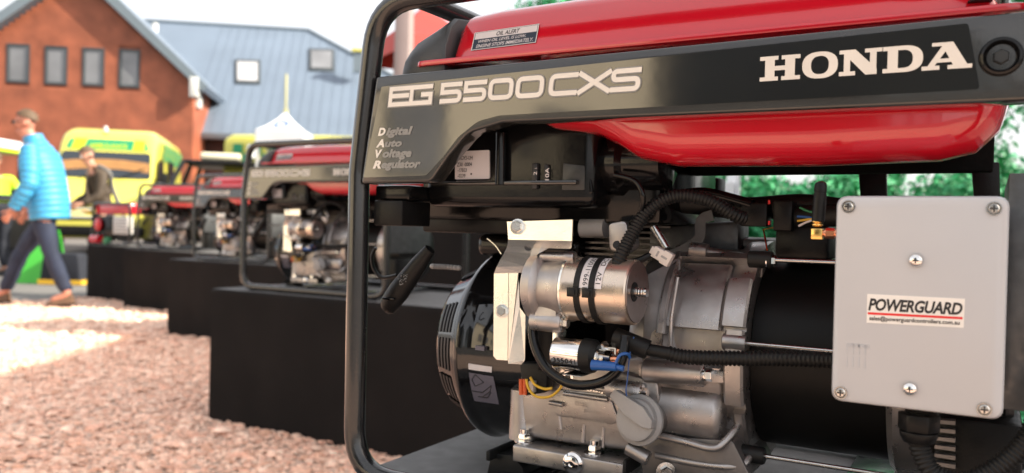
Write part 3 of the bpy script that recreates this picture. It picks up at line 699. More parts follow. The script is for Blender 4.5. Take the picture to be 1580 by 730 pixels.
# ---- engine top: fins, linkages, harness
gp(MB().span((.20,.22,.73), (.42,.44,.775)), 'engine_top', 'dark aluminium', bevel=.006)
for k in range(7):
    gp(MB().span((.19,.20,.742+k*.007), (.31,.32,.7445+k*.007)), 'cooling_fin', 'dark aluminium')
gp(MB().prism([W(1000,350,.20), W(1140,340,.20), W(1140,390,.20), W(1000,400,.20)], (0,.05,0)), 'valve_cover', 'galvanised', bevel=.006)
lv = [W(1100,332,.16), W(1082,340,.16), W(1080,365,.16), W(1066,380,.16), W(1040,392,.16), W(1022,400,.16)]
rings = []
P = smooth_path(lv, 5)
for p, q_ in zip(P, P[1:]+[P[-1]+(P[-1]-P[-2])]):
    t = (q_-p).normalized(); n_ = Vector((0,-1,0)).cross(t).normalized(); rings.append([p+n_*.006-YA*.001, p-n_*.006-YA*.001, p-n_*.006+YA*.001, p+n_*.006+YA*.001])
gp(MB().loft(rings), 'governor_lever', 'galvanised', angle=30)
gp(MB().prism(fillet([W(938,345,.07), W(966,340,.07), W(972,380,.07), W(958,392,.07), W(940,386,.07)], .006, 4), (0,.03,0)), 'lifting_lug', 'cast aluminium', bevel=.002)
gp(MB().cyl(W(952,378,.069), W(952,378,.075), .0045), 'lug_hole', 'ink')
gp(MB().cyl(W(898,352,.10), W(935,352,.10), .011), 'fuel_filter', 'cap grey')
gp(MB().cyl(W(1008,350,.10), W(1028,383,.10), .0045, seg=14), 'spark_lead_end', 'steel')
a, b = W(1006,385,.075), W(1038,404,.075); d = (b-a).normalized(); nn = d.cross(YA).normalized()
rot = Matrix((d, YA, d.cross(YA))).transposed()
mbx = MB().box((a+b)/2, (.020,.009,.012), rot).box((a+b)/2+d*.006, (.010,.0095,.0145), rot).box(a+d*.002, (.005,.007,.008), rot)
plug = gp(mbx, 'plug_connector', 'connector white', bevel=.0008)
gp(MB().box((a+b)/2-YA*.0046+d*.004, (.007,.0006,.0022), rot).box((a+b)/2-YA*.0047-d*.004, (.002,.0006,.006), rot), 'plug_slot', 'cap grey', plug)
gp(MB().tube(smooth_path([W(1014,388,.08), W(985,402,.07), W(955,406,.07), W(930,400,.08)]), .0035, 8), 'plug_lead', 'rubber black')
gp(corrugated(MB(), [W(950,415,.05), W(958,395,.05), W(975,362,.06), W(1000,325,.07), W(1040,303,.08), W(1090,308,.09), W(1130,330,.10), W(1150,338,.11)], .0074, .0036), 'corrugated_conduit', 'rubber black', angle=60)
gp(corrugated(MB(), [W(1032,545,.075), W(1060,551,.075), W(1130,553,.075), W(1200,553,.075), W(1290,556,.075), W(1340,560,.06)], .0078), 'corrugated_conduit', 'rubber black', angle=60)
gp(MB().tube(smooth_path([W(950,520,.066), W(968,527,.066), W(985,534,.068), W(1000,540,.07)]), [.0105]*8*3+[.0105], 14).tube([W(998,539,.07), W(1036,546,.075)], .0065, 12), 'terminal_boot', 'rubber black')
gp(MB().tube(smooth_path([W(832,470,.055), W(822,500,.05), W(826,535,.045), W(845,570,.04), W(880,592,.036), W(920,592,.036), W(950,575,.038), W(962,545,.042), W(965,520,.05)]), .0052, 12), 'battery_cable', 'gloss black')
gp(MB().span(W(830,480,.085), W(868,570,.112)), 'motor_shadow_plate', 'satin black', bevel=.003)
# wiring under the bracket
gp(MB().prism([W(800,560,.09), W(846,560,.09), W(842,606,.09), W(806,612,.09)], (0,.02,0)), 'wiring_boot', 'rubber black', bevel=.004)
for x in (804, 810): gp(MB().tube([W(x,585,.080), W(x,609,.080)], .0025, 8), 'orange_seal', 'wire orange')
gp(MB().span(W(815,588,.082), W(828,605,.09)), 'white_plug', 'connector white', bevel=.001)
for pts in ([(812,585),(816,600),(828,612),(848,612),(862,602),(868,592)], [(818,582),(826,594),(840,600),(852,599)]):
    gp(MB().tube(smooth_path([W(x,y,.075) for x, y in pts]), .0016, 8), 'yellow_wire', 'wire yellow')
gp(MB().lathe(W(877,582,.075), -YA, [(0,.0065),(.0015,.0065),(.0015,.0035),(0,.0035)], 20), 'ring_terminal', 'chrome')
# dark harness along the back of the engine
hz = [W(1000,322,.16), W(1050,312,.17), W(1110,318,.18), W(1160,322,.18), W(1240,318,.18), W(1330,330,.18)]
gp(MB().tube(smooth_path(hz), .013, 12), 'wiring_harness', 'rubber black')
gp(MB().tube(smooth_path([W(985,285,.12), W(1040,300,.14), W(1090,298,.15), W(1160,316,.15)]), .006, 10), 'wiring_harness', 'gloss black')
gp(MB().tube(smooth_path([W(948,270,.06), W(980,280,.06), W(992,305,.06), W(985,335,.07), W(962,352,.09)]), .003, 10), 'breather_pipe', 'gloss black')
for x0, x1, y0, y1 in ((1142,1192,314,349), (1192,1230,311,356)):
    hc = gp(MB().span(W(x0,y1,.145), W(x1,y0,.17)), 'harness_connector', 'satin black', bevel=.002)
for x in (1187,):
    for y in (312, 344): gp(MB().span(W(x-2,y+3,.144), W(x+2,y-3,.147)), 'connector_lock', 'red ink', hc)
for c, pts in (('wire blue', [(1230,334),(1245,335),(1258,337)]), ('wire yellow', [(1230,341),(1244,339),(1258,336)]), ('wire green', [(1234,320),(1244,325),(1256,328)]), ('label white', [(1232,349),(1244,343),(1256,339)]), ('wire blue', [(1134,331),(1144,332)]), ('wire yellow', [(1134,336),(1144,339)])):
    gp(MB().tube(smooth_path([W(x,y,.142) for x, y in pts]), .0012, 6), 'loose_wire', c)
gp(MB().tube(smooth_path([W(1228,335,.165), W(1290,332,.165), W(1340,332,.16)]), .012, 12), 'wiring_harness', 'rubber black')
gp(MB().span(W(1195,398,.16), W(1310,352,.30)), 'drum_bracket', 'satin black', bevel=.004)

# ---- control box
bx0, bx1, bz0, bz1 = .5295, .6505, .6455, .8125
BF = -.030
def rrect(x0, x1, z0, z1, y, r, n=5): return fillet([Vector((x0,y,z0)), Vector((x1,y,z0)), Vector((x1,y,z1)), Vector((x0,y,z1))], r, n)
cb = gp(MB().prism(rrect(bx0+.0012, bx1-.0012, bz0+.0012, bz1-.0012, BF+.018, .009), (0,.045,0)), 'control_box', 'box grey', bevel=.001)
lid = gp(MB().loft([rrect(bx0, bx1, bz0, bz1, BF+.0175, .009), rrect(bx0, bx1, bz0, bz1, BF+.004, .009), rrect(bx0+.0012, bx1-.0012, bz0+.0012, bz1-.0012, BF+.0012, .009), rrect(bx0+.004, bx1-.004, bz0+.004, bz1-.004, BF, .008)]), 'box_lid', 'box grey', cb, angle=40)
for px, py in ((1309,319),(1534,322),(1297,606),(1519,632)):
    c = W(px,py,BF-.0004)
    sc = gp(MB().lathe(c, -YA, [(0,.0052),(.0006,.0050),(.0006,.0044),(-.0,.0042),(.0004,.0040),(.0014,.0030),(.0017,0)], 24), 'lid_screw', 'steel', cb)
    gp(MB().box(c-YA*.0018, (.0052,.0004,.0011)).box(c-YA*.0019, (.0011,.0004,.0052)), 'screw_slot', 'ink', cb)
for px, py in ((1413,402),(1404,600)):
    c = W(px,py,BF-.0003)
    mb = MB().lathe(c, -YA, [(0,.0054),(.001,.0053),(.0028,.0040),(.0036,.0018),(.0037,0)], 26)
    gp(mb, 'pan_screw', 'chrome', cb)
    gp(MB().box(c-YA*.0036, (.0046,.0006,.0009)).box(c-YA*.00365, (.0009,.0006,.0046)), 'screw_slot', 'ink', cb)
y_ = BF-.0003
sk = [W(1338,453.5,y_), W(1489,461,y_), W(1487,506,y_), W(1337,498,y_)]
stk = gp(MB().prism([p for p in sk], (0,.0003,0)), 'logo_sticker', 'white print', cb, flat=True)
def sq(u, v, k): return lerp(lerp(sk[3],sk[2],u), lerp(sk[0],sk[1],u), v)-YA*k
gp(put_text(MB(), 'POWERGUARD', (0,0,0), XA, ZA, 1, 1, .032, .22, .95, lambda a, b: sq(.015+a*.965, .43+b*.43, .0002)), 'lettering', 'ink', stk, flat=True)
gp(MB().sheet([sq(.012,.29,.0002), sq(.985,.29,.0002), sq(.985,.37,.0002), sq(.012,.37,.0002)]), 'red_line', 'red ink', stk, flat=True)
gp(put_text(MB(), 'sales@powerguardcontrollers.com.au', (0,0,0), XA, ZA, 1, 1, .022, 0, 1, lambda a, b: sq(.03+a*.93, .05+b*.20, .0002)), 'lettering', 'ink', stk, flat=True)
# moulded mark, lower left of the lid
mb = MB()
o_ = W(1306,577,BF-.0002)
for k in range(4):
    for s in (0, 1): mb.box(o_+Vector((.0045*k, 0, .010+.0105*s-.0)), (.0009,.0004,.0085))
for k in range(9): mb.box(o_+Vector((.0015+.0018*k, 0, .0235)), (.0010,.0004,.0030))
gp(mb, 'moulded_mark', 'box grey', cb)
# antenna
ea = W(1262,362,BF+.010); ez = W(1264,346,BF+.010); 
an = gp(MB().lathe(W(1262,343,BF+.010), (W(1267,280,BF+.010)-W(1262,343,BF+.010)), [(0,.0040),(.001,.0052),(.024,.0052),(.0242,.0048),(.0255,.0048),(.0257,.0051),(.0305,.0050),(.033,.0040),(.0342,.0018),(.0344,0)], 26), 'antenna', 'satin black', cb)
gp(MB().lathe(W(1261,350,BF+.010), ZA, [(0,.0032),(.0012,.0045),(.0024,.0045),(.0026,.0028),(.0034,.0028),(.0036,.0045),(.005,.0045)], 20).box(W(1261.5,361,BF+.010), (.0088,.0088,.0088)), 'antenna_elbow', 'gold', cb, bevel=.0006)
e0 = W(1269,360,BF+.010)
gp(MB().lathe(e0, XA, [(0,.0028),(.0022,.0028),(.0022,.0042),(.003,.0042)], 18).lathe(e0+XA*.003, XA, [(0,.0044),(.0065,.0044)], 6).lathe(e0+XA*.0095, XA, [(0,.003),(.0012,.003),(.0012,.0046),(.0035,.0046),(.0035,.003),(.0075,.003)], 18), 'antenna_socket', 'copper', cb)
# cable gland and conduit below
gc = W(1418,640,-.005); gc.z = bz0+.002
gl = gp(MB().lathe(gc, -ZA, [(0,.0105),(.002,.0105),(.0028,.0095),(.004,.0105),(.005,.0095),(.0062,.0105),(.0075,.0095),(.009,.0105)], 26), 'cable_gland', 'rubber black', cb)
gp(MB().lathe(gc-ZA*.008, -ZA, [(0,.0150),(.001,.0155),(.013,.0155),(.0145,.0145)], 6).lathe(gc-ZA*.0225, -ZA, [(0,.0143),(.004,.0138),(.009,.0115),(.0095,.008)], 26), 'gland_nut', 'satin black', cb, bevel=.0008)
g2 = gc-ZA*.028
gp(corrugated(MB(), [g2, g2-ZA*.012+XA*.003, g2+Vector((.012,-.002,-.026)), g2+Vector((.032,-.002,-.030)), g2+Vector((.055,.004,-.016)), g2+Vector((.075,.012,.008)), g2+Vector((.085,.02,.04))], .0085, .0036), 'corrugated_conduit', 'rubber black', cb, angle=60)

# ================================================================== plinths
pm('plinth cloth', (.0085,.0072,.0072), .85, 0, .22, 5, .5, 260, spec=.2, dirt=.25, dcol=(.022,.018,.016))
def plinth(x0, x1, y0, y1, h, label, cloth='plinth cloth'):
    root = empty('display_plinth', ((x0+x1)/2, (y0+y1)/2, 0), 0, label=label, cat='plinth', group='black cloth plinths')
    mb = MB(); n = 26; rings = []
    for zi, z in enumerate((.0, .06, .15, .25, .35, h-.02, h-.004, h)):
        ins = 0 if z < h-.003 else .004; ring = []
        cs = [(x0+ins,y0+ins),(x1-ins,y0+ins),(x1-ins,y1-ins),(x0+ins,y1-ins)]
        for i in range(4):
            a, b = Vector((*cs[i],0)), Vector((*cs[(i+1) % 4],0)); nr = (b-a).normalized(); nr = Vector((nr.y,-nr.x,0))
            for k in range(n):
                p = a.lerp(b, k/n); wv = math.sin(k*1.7+zi*.5+x0*9)*.5+math.sin(k*.61+i+zi*.23)*.8
                p = p+nr*wv*.0035*(1-(z/h)**2)*(1 if 0 < k < n else .3); ring.append(Vector((p.x,p.y,z)))
        rings.append(ring)
    mb.loft(rings, cap=False); mb.build('cloth_skirt', cloth, root, root.location, angle=60)
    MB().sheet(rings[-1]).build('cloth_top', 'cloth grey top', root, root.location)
    return root
# ================================================================== the setting on the ground
def CF(r, f, z=0): return Vector((CAM.x, CAM.y, 0))+R0*r+FH*f+ZA*z
pm('asphalt', (.16,.155,.15), .85, 0, .25, .6, .4, 45, dirt=.3, dcol=(.24,.22,.20), coords='Object')
pm('gravel bed', (.60,.42,.33), .9, 0, .35, 9, .8, 40, dirt=.4, dcol=(.16,.09,.06))
pm('gravel stone', (1,1,1), .75, 0, .22, 60, .4, 160, attr='stone')
MB().sheet([(-900,-900,0),(900,-900,0),(900,900,0),(-900,900,0)]).build('ground', 'asphalt')['kind'] = 'structure'
edge0, edge1 = G(-260,468), G(60,466)
e2 = G(190,457)
bed = [Vector((-13,edge0.y-2.2,0)), Vector((edge0.x,edge0.y,0)), Vector((edge1.x,edge1.y,0)), Vector((e2.x,e2.y,0)), Vector((-4.2,6.2,0)), Vector((4,6.2,0)), Vector((4,-3.5,0)), Vector((-13,-3.5,0))]
MB().sheet([p+ZA*.004 for p in bed]).build('gravel_bed', 'gravel bed')['kind'] = 'structure'
def gravel():
    def inside(x, y):
        c = np.zeros(len(x), bool); n = len(bed); j = n-1
        for i in range(n):
            xi, yi, xj, yj = bed[i].x, bed[i].y, bed[j].x, bed[j].y
            c ^= ((yi > y) != (yj > y)) & (x < (xj-xi)*(y-yi)/(yj-yi+1e-12)+xi); j = i
        return c
    N = 260000
    x = rng.uniform(-8.6, .9, N); y = rng.uniform(-.9, 5.4, N)
    # keep what a viewer near the camera can see: the strip left of the plinths
    rel = np.stack([x-CAM.x, y-CAM.y], 1); dep = rel @ np.array([FH.x, FH.y]); rt = rel @ np.array([R0.x, R0.y])
    ok = inside(x, y) & (dep > 1.0) & (rt/dep > -.80) & (rt/dep < -.02)
    for a, b, c, d in ((-.02,.98,-.14,.7),(-1.93,-.75,1.5,2.2),(-4.1,-2.95,2.95,3.7),(-5.85,-4.8,3.85,4.6)):
        ok &= ~((x > a) & (x < b) & (y > c) & (y < d))
    x, y, dep = x[ok], y[ok], dep[ok]; n = len(x)
    base = np.array([(-1,-1,-.6),(1,-1,-.6),(1,1,-.6),(-1,1,-.6),(-.75,-.7,.5),(.7,-.75,.55),(.75,.7,.5),(-.7,.75,.55),(0,0,.95)], float)
    fc = np.array([(0,1,5),(0,5,4),(1,2,6),(1,6,5),(2,3,7),(2,7,6),(3,0,4),(3,4,7),(4,5,8),(5,6,8),(6,7,8),(7,4,8)])
    V = np.repeat(base[None], n, 0)*rng.uniform(.65, 1.25, (n, 9, 3))
    s = rng.lognormal(-5.02, .38, n)*np.where(dep > 5, 1.25, 1)
    V *= (s[:,None]*np.stack([rng.uniform(.9,1.8,n), rng.uniform(.75,1.2,n), rng.uniform(.3,.6,n)], 1))[:,None,:]
    a = rng.uniform(-.38, .38, n); ca, sa_ = np.cos(a)[:,None], np.sin(a)[:,None]
    yv, zv = V[:,:,1]*ca-V[:,:,2]*sa_, V[:,:,1]*sa_+V[:,:,2]*ca; V[:,:,1], V[:,:,2] = yv, zv
    a = rng.uniform(0, 6.28, n); ca, sa_ = np.cos(a)[:,None], np.sin(a)[:,None]
    xv, yv = V[:,:,0]*ca-V[:,:,1]*sa_, V[:,:,0]*sa_+V[:,:,1]*ca; V[:,:,0], V[:,:,1] = xv, yv
    V[:,:,0] += x[:,None]; V[:,:,1] += y[:,None]; V[:,:,2] += (.004+s*rng.uniform(.1, 1.0, n))[:,None]
    F = (fc[None]+(np.arange(n)*9)[:,None,None]).reshape(-1, 3)
    me = bpy.data.meshes.new('gravel'); me.vertices.add(n*9); me.vertices.foreach_set('co', V.reshape(-1).astype(np.float32))
    me.loops.add(F.size); me.loops.foreach_set('vertex_index', F.reshape(-1).astype(np.int32))
    me.polygons.add(len(F)); me.polygons.foreach_set('loop_start', np.arange(0, F.size, 3, dtype=np.int32))
    me.update(); me.validate()
    pal = np.array([(.70,.50,.385),(.73,.55,.43),(.67,.455,.34),(.75,.59,.47),(.71,.52,.40),(.60,.39,.28),(.77,.62,.50),(.66,.43,.32)])
    col = pal[rng.integers(0, len(pal), n)]*rng.uniform(.82, 1.12, (n, 1))*np.array([1.28,1.19,1.18])
    red = (x > -4.5); col[red] *= np.array([1.03,.97,.95])
    ca = np.ones((n, 9, 4), np.float32); ca[:,:,:3] = col[:,None,:]
    at = me.color_attributes.new('stone', 'FLOAT_COLOR', 'POINT'); at.data.foreach_set('color', ca.reshape(-1))
    me.materials.append(MAT['gravel stone'])
    o = bpy.data.objects.new('gravel', me); C.objects.link(o); o['kind'] = 'stuff'
    return n
gravel()

plinth(-.035, 1.0, -.16, .72, .472, 'low black cloth plinth under the nearest generator, its flat top grey')
PL = []
pl2 = G(322,650); plinth(pl2.x, pl2.x+1.25, pl2.y, pl2.y+.80, .516, 'wide black cloth plinth standing behind the nearest generator frame')
pl3 = G(258,518); plinth(pl3.x, pl3.x+1.2, pl3.y, pl3.y+.80, .516, 'black cloth plinth half hidden, second along the row from the nearest')
pl4 = G(190,475); plinth(pl4.x, pl4.x+1.15, pl4.y, pl4.y+.80, .516, 'black cloth plinth beside the bright gravel, third along the row')
pl5 = G(118,462); plinth(pl5.x, pl5.x+.62, pl5.y+.1, pl5.y+.75, .516, 'farthest small black cloth plinth carrying the small red generator')

SK = ('control_box',)
for (px, y0), lab in (((377,1.50), 'red and black generator on the wide plinth just left of the thick black post'),
                      ((300,2.98), 'red and black generator in the middle of the blurred row'),
                      ((216,3.90), 'red and black generator just in front of the yellow ambulance, far end of row')):
    c = copy_tree(gen, None, SK)
    d = ray(px, 345); t = (y0-CAM.y)/d.y; x0 = CAM.x+d.x*t
    c.location = GO+Vector((x0-.004, y0, .040)); c['label'] = lab
    if px == 216: c.rotation_euler = (0, 0, R(10))

# small generator on the last plinth
sg0 = Vector((pl5.x+.30, pl5.y+.30, .516))
sg = empty('small_generator', sg0, R(0), label='small red and white frame generator on the farthest plinth', cat='generator')
def sp(mb, n, m, par=None, **k): return mb.build(n, m, par or sg, (0,0,0), **k)
for y in (-.16, .16):
    sp(MB().tube(fillet([Vector((-.28,y,.02)), Vector((-.28,y,.40)), Vector((.28,y,.40)), Vector((.28,y,.02))], .05), .013, 10, closed=True), 'side_frame', 'frame black')
sp(MB().prism(fillet([Vector((-.27,-.15,.30)), Vector((.26,-.15,.30)), Vector((.25,-.15,.41)), Vector((-.24,-.15,.41))], .03), (0,.30,0)), 'fuel_tank', 'tank red', bevel=.012)
sp(MB().box((.12,-.12,.20), (.22,.06,.17)), 'grille_panel', 'white print', bevel=.006)
for k in range(5): sp(MB().box((.12,-.152,.14+k*.03), (.19,.006,.010)), 'grille_slat', 'grey print')
sp(MB().box((-.12,-.02,.16), (.24,.24,.24)), 'engine', 'gloss black', bevel=.02)
sp(MB().ball((-.20,-.16,.20), .05, (1,.6,1.3)), 'air_filter', 'tank red')
sp(MB().cyl((-.27,-.17,.06), (-.15,-.17,.06), .04), 'red_pipe', 'tank red')
sp(MB().cyl((-.06,-.18,.05), (-.06,-.14,.05), .035), 'green_cap', 'wire green')
sp(MB().tube([(-.42,-.17,.33), (-.30,-.17,.31)], .016, 10), 'handle', 'wire yellow')
# steel post standing in for the sunlit side edge of the last plinth
po = G(187,463); mb = MB(); mb.lathe((0,0,0), ZA, [(0,.05),(.01,.05),(.012,.018),(.50,.018),(.502,.028),(.53,.028),(.545,.015)], 20)
po_ = mb.build('sunlit_edge_post', 'steel'); po_.location = po+Vector((-.02,-.03,.003)); tag(po_, 'bright steel post standing in for the sunlit plinth edge between the two farthest plinths', 'post')
# ================================================================== people
pm('skin', (.50,.26,.18), .5, 0, .08, 12); pm('skin red', (.52,.22,.15), .5, 0, .08, 12)
pm('hair fair', (.11,.07,.042), .7, 0, .2, 60, .5, 200); pm('hair brown', (.12,.075,.045), .7, 0, .2, 60, .5, 200)
pm('puffer blue', (.045,.30,.55), .5, 0, .08, 10, .25, 40); pm('denim', (.016,.024,.052), .8, 0, .25, 8, .4, 120, dirt=.2, dcol=(.04,.06,.11))
pm('shoe brown', (.13,.075,.045), .6, 0, .2, 20); pm('dark glass', (.01,.01,.012), .1, 0, 0)
pm('jacket brown', (.055,.038,.024), .7, 0, .25, 8, .4, 80); pm('shirt tan', (.36,.25,.18), .8, 0, .1, 20); pm('jacket grey', (.16,.155,.15), .8, 0, .1, 20)
pm('eye white', (.7,.68,.66), .3); pm('hi-vis', (.42,.68,.03), .7, 0, .08, 12); pm('navy cloth', (.012,.015,.025), .8, 0, .15, 15)
pm('trouser dark', (.02,.02,.024), .8, 0, .15, 15)
def skin(name, nodes, chains, mats, parent, sub=2, root=None):
    """one continuous surface grown round a jointed skeleton"""
    idx = {}; vs = []; rad = []
    for k, (p, r) in nodes.items(): idx[k] = len(vs); vs.append(p); rad.append(r if isinstance(r, tuple) else (r, r))
    es = set()
    for ch in chains:
        ks = ch.split()
        for a, b in zip(ks, ks[1:]): es.add((idx[a], idx[b]))
    me = bpy.data.meshes.new(name); me.from_pydata(vs, list(es), [])
    o = bpy.data.objects.new(name, me); C.objects.link(o)
    m = o.modifiers.new('skin', 'SKIN'); m.use_smooth_shade = True; m.branch_smoothing = .4
    sv = me.skin_vertices[0].data if me.skin_vertices else None
    if sv is None:
        bm = bmesh.new(); bm.from_mesh(me); bm.verts.layers.skin.verify(); bm.to_mesh(me); bm.free(); sv = me.skin_vertices[0].data
    for i, r in enumerate(rad): sv[i].radius = r; sv[i].use_root = False
    sv[idx[root] if root else 0].use_root = True
    s2 = o.modifiers.new('sub', 'SUBSURF'); s2.levels = sub; s2.render_levels = sub
    dg = bpy.context.evaluated_depsgraph_get(); dg.update()
    m2 = bpy.data.meshes.new_from_object(o.evaluated_get(dg)); o.modifiers.clear(); o.data = m2; m2.name = name
    m2.materials.clear(); m2.materials.append(MAT[mats])
    m2.polygons.foreach_set('use_smooth', [True]*len(m2.polygons))
    if name in ('trousers', 'jacket'):
        from mathutils import noise
        for v in m2.vertices:
            q = v.co*11; q.z *= .6; v.co += v.normal*(noise.noise(q)*.011+noise.noise(v.co*27)*.005)
    if parent: o.parent = parent
    return o
def hand(nd, chs, key, wrist, fw_, side, sc=1.0):
    """palm and five fingers; fw_ along the hand, side towards the thumb"""
    f = Vector(fw_).normalized(); s = Vector(side); s = (s-f*s.dot(f)).normalized(); n = f.cross(s); wp_ = Vector(wrist)
    nd[key+'p'] = (wp_+f*.045*sc, (.030*sc, .017*sc)); chs.append(key+' '+key+'p')
    for i, (o, l) in enumerate(((.026,.070),(.009,.080),(-.009,.075),(-.025,.060))):
        b = wp_+f*.085*sc+s*o*sc
        nd[f'{key}f{i}a'] = (b, .0095*sc); nd[f'{key}f{i}b'] = (b+(f*.85+n*.35)*l*.5*sc, .0088*sc); nd[f'{key}f{i}c'] = (b+(f*1.25+n*1.0)*l*.55*sc, .0075*sc)
        chs.append(f'{key}p {key}f{i}a {key}f{i}b {key}f{i}c')
    b = wp_+f*.03*sc+s*.03*sc
    nd[key+'t0'] = (b, .0115*sc); nd[key+'t1'] = (b+(f*.6+s*.6+n*.3)*.04*sc, .010*sc); nd[key+'t2'] = (b+(f*1.1+s*.7+n*.7)*.055*sc, .0085*sc)
    chs.append(f'{key}p {key}t0 {key}t1 {key}t2')
def head(nd, chs, c, fwd, up, nk, sc=1.0):
    f = Vector(fwd).normalized(); u = Vector(up); u = (u-f*u.dot(f)).normalized(); l = u.cross(f); c = Vector(c)
    nd['hd0'] = (c-u*.075*sc-f*.01*sc, (.060*sc,.068*sc)); nd['hd1'] = (c-u*.01*sc, (.078*sc,.092*sc)); nd['hd2'] = (c+u*.065*sc-f*.006*sc, (.070*sc,.084*sc)); nd['hd3'] = (c+u*.108*sc-f*.01*sc, (.036*sc,.045*sc))
    nd['jaw'] = (c-u*.105*sc+f*.045*sc, (.034*sc,.026*sc)); nd['chin'] = (c-u*.112*sc+f*.068*sc, (.018*sc,.015*sc))
    nd['nose0'] = (c-u*.002*sc+f*.088*sc, .012*sc); nd['nose1'] = (c-u*.030*sc+f*.112*sc, .0115*sc)
    nd['mouth0'] = (c-u*.070*sc+f*.070*sc, .020*sc); nd['mouth1'] = (c-u*.070*sc+f*.088*sc, .010*sc)
    for s, k in ((1,'earl'),(-1,'earr')):
        nd[k+'0'] = (c-u*.015*sc+l*s*.074*sc-f*.012*sc, .012*sc); nd[k+'1'] = (c-u*.005*sc+l*s*.090*sc-f*.024*sc, (.012*sc,.022*sc)); chs.append('hd1 '+k+'0 '+k+'1')
    chs += [nk+' hd0 hd1 hd2 hd3', 'hd0 jaw chin', 'hd1 nose0 nose1', 'hd0 mouth0 mouth1']
    return f, u, l, c
def headwear(par, H, hair, glasses=False, sc=1.0):
    f, u, l, c = H; rot = Matrix((f, l, u)).transposed()
    mb = MB(); vs = []; seg, rg = 22, 10
    for i in range(rg+1):
        th = i/rg*1.0
        for j in range(seg):
            a = 2*math.pi*j/seg; lim = R(58)+R(46)*(.5-.5*math.cos(a)); th_ = th*lim
            d = Vector((math.sin(th_)*math.cos(a)*.101, math.sin(th_)*math.sin(a)*.083, math.cos(th_)*.097))
            d *= 1+.03*math.sin(a*9+i*2.3)+.02*math.sin(a*17-i)
            vs.append(c+u*.030*sc-f*.008*sc+rot @ (d*sc))
    fs = [(i*seg+j, (i+1)*seg+j, (i+1)*seg+(j+1) % seg, i*seg+(j+1) % seg) for i in range(rg) for j in range(seg)]
    MB().add(vs, fs).build('hair', hair, par, angle=80)
    for s in (1, -1):
        e = MB().ball(c+u*.005*sc+f*.080*sc+l*s*.032*sc, .0125*sc, (1,1,.8), 12, 8).build('eye', 'eye white', par)
        MB().ball(c+u*.005*sc+f*.0915*sc+l*s*.032*sc, .0055*sc, (.4,1,1), 10, 6).build('iris', 'dark glass', e)
        MB().tube([c+u*.024*sc+f*.088*sc+l*s*.015*sc, c+u*.029*sc+f*.090*sc+l*s*.032*sc, c+u*.022*sc+f*.080*sc+l*s*.052*sc], .0045*sc, 6).build('eyebrow', hair, par)
    MB().tube([c-u*.070*sc+f*.0945*sc+l*.022*sc, c-u*.071*sc+f*.099*sc, c-u*.070*sc+f*.0945*sc-l*.022*sc], .0042*sc, 8).build('lips', 'skin red', par)
    if glasses:
        mb = MB()
        for s in (1, -1):
            mb.ball(c+u*.004*sc+f*.098*sc+l*s*.034*sc, .028*sc, (.25,1,.75), 14, 8, rot); mb.tube([c+u*.008*sc+f*.095*sc+l*s*.06*sc, c+u*.008*sc+l*s*.083*sc-f*.02*sc], .003*sc, 6)
        mb.tube([c+u*.008*sc+f*.102*sc+l*.012*sc, c+u*.008*sc+f*.102*sc-l*.012*sc], .003*sc, 6)
        mb.build('sunglasses', 'dark glass', par)
def shoe(par, heel, toe, mat='shoe brown'):
    a, b = Vector(heel), Vector(toe); d = (b-a); s = d.cross(ZA).normalized(); n = s.cross(d.normalized()); rings = []
    for t, w_, h in ((-.02,.02,.05),(.0,.034,.085),(.2,.037,.095),(.45,.040,.080),(.7,.046,.058),(.9,.042,.045),(1.0,.022,.03)):
        c = a+d*t; rings.append([c+s*w_*math.cos(k)+n*(max(0, math.sin(k))*h) for k in [i*math.pi/8 for i in range(16)]])
    o = MB().loft(rings).build('shoe', mat, par, angle=60)
    rings = [[c+n*dz for dz in (0,)] for c in (a,)]
    MB().prism(fillet([a-s*.035-d*.05, b-s*.03+d*.02, b+s*.03+d*.02, a+s*.035-d*.05], .03), n*-.018).build('sole', 'rubber black', o)
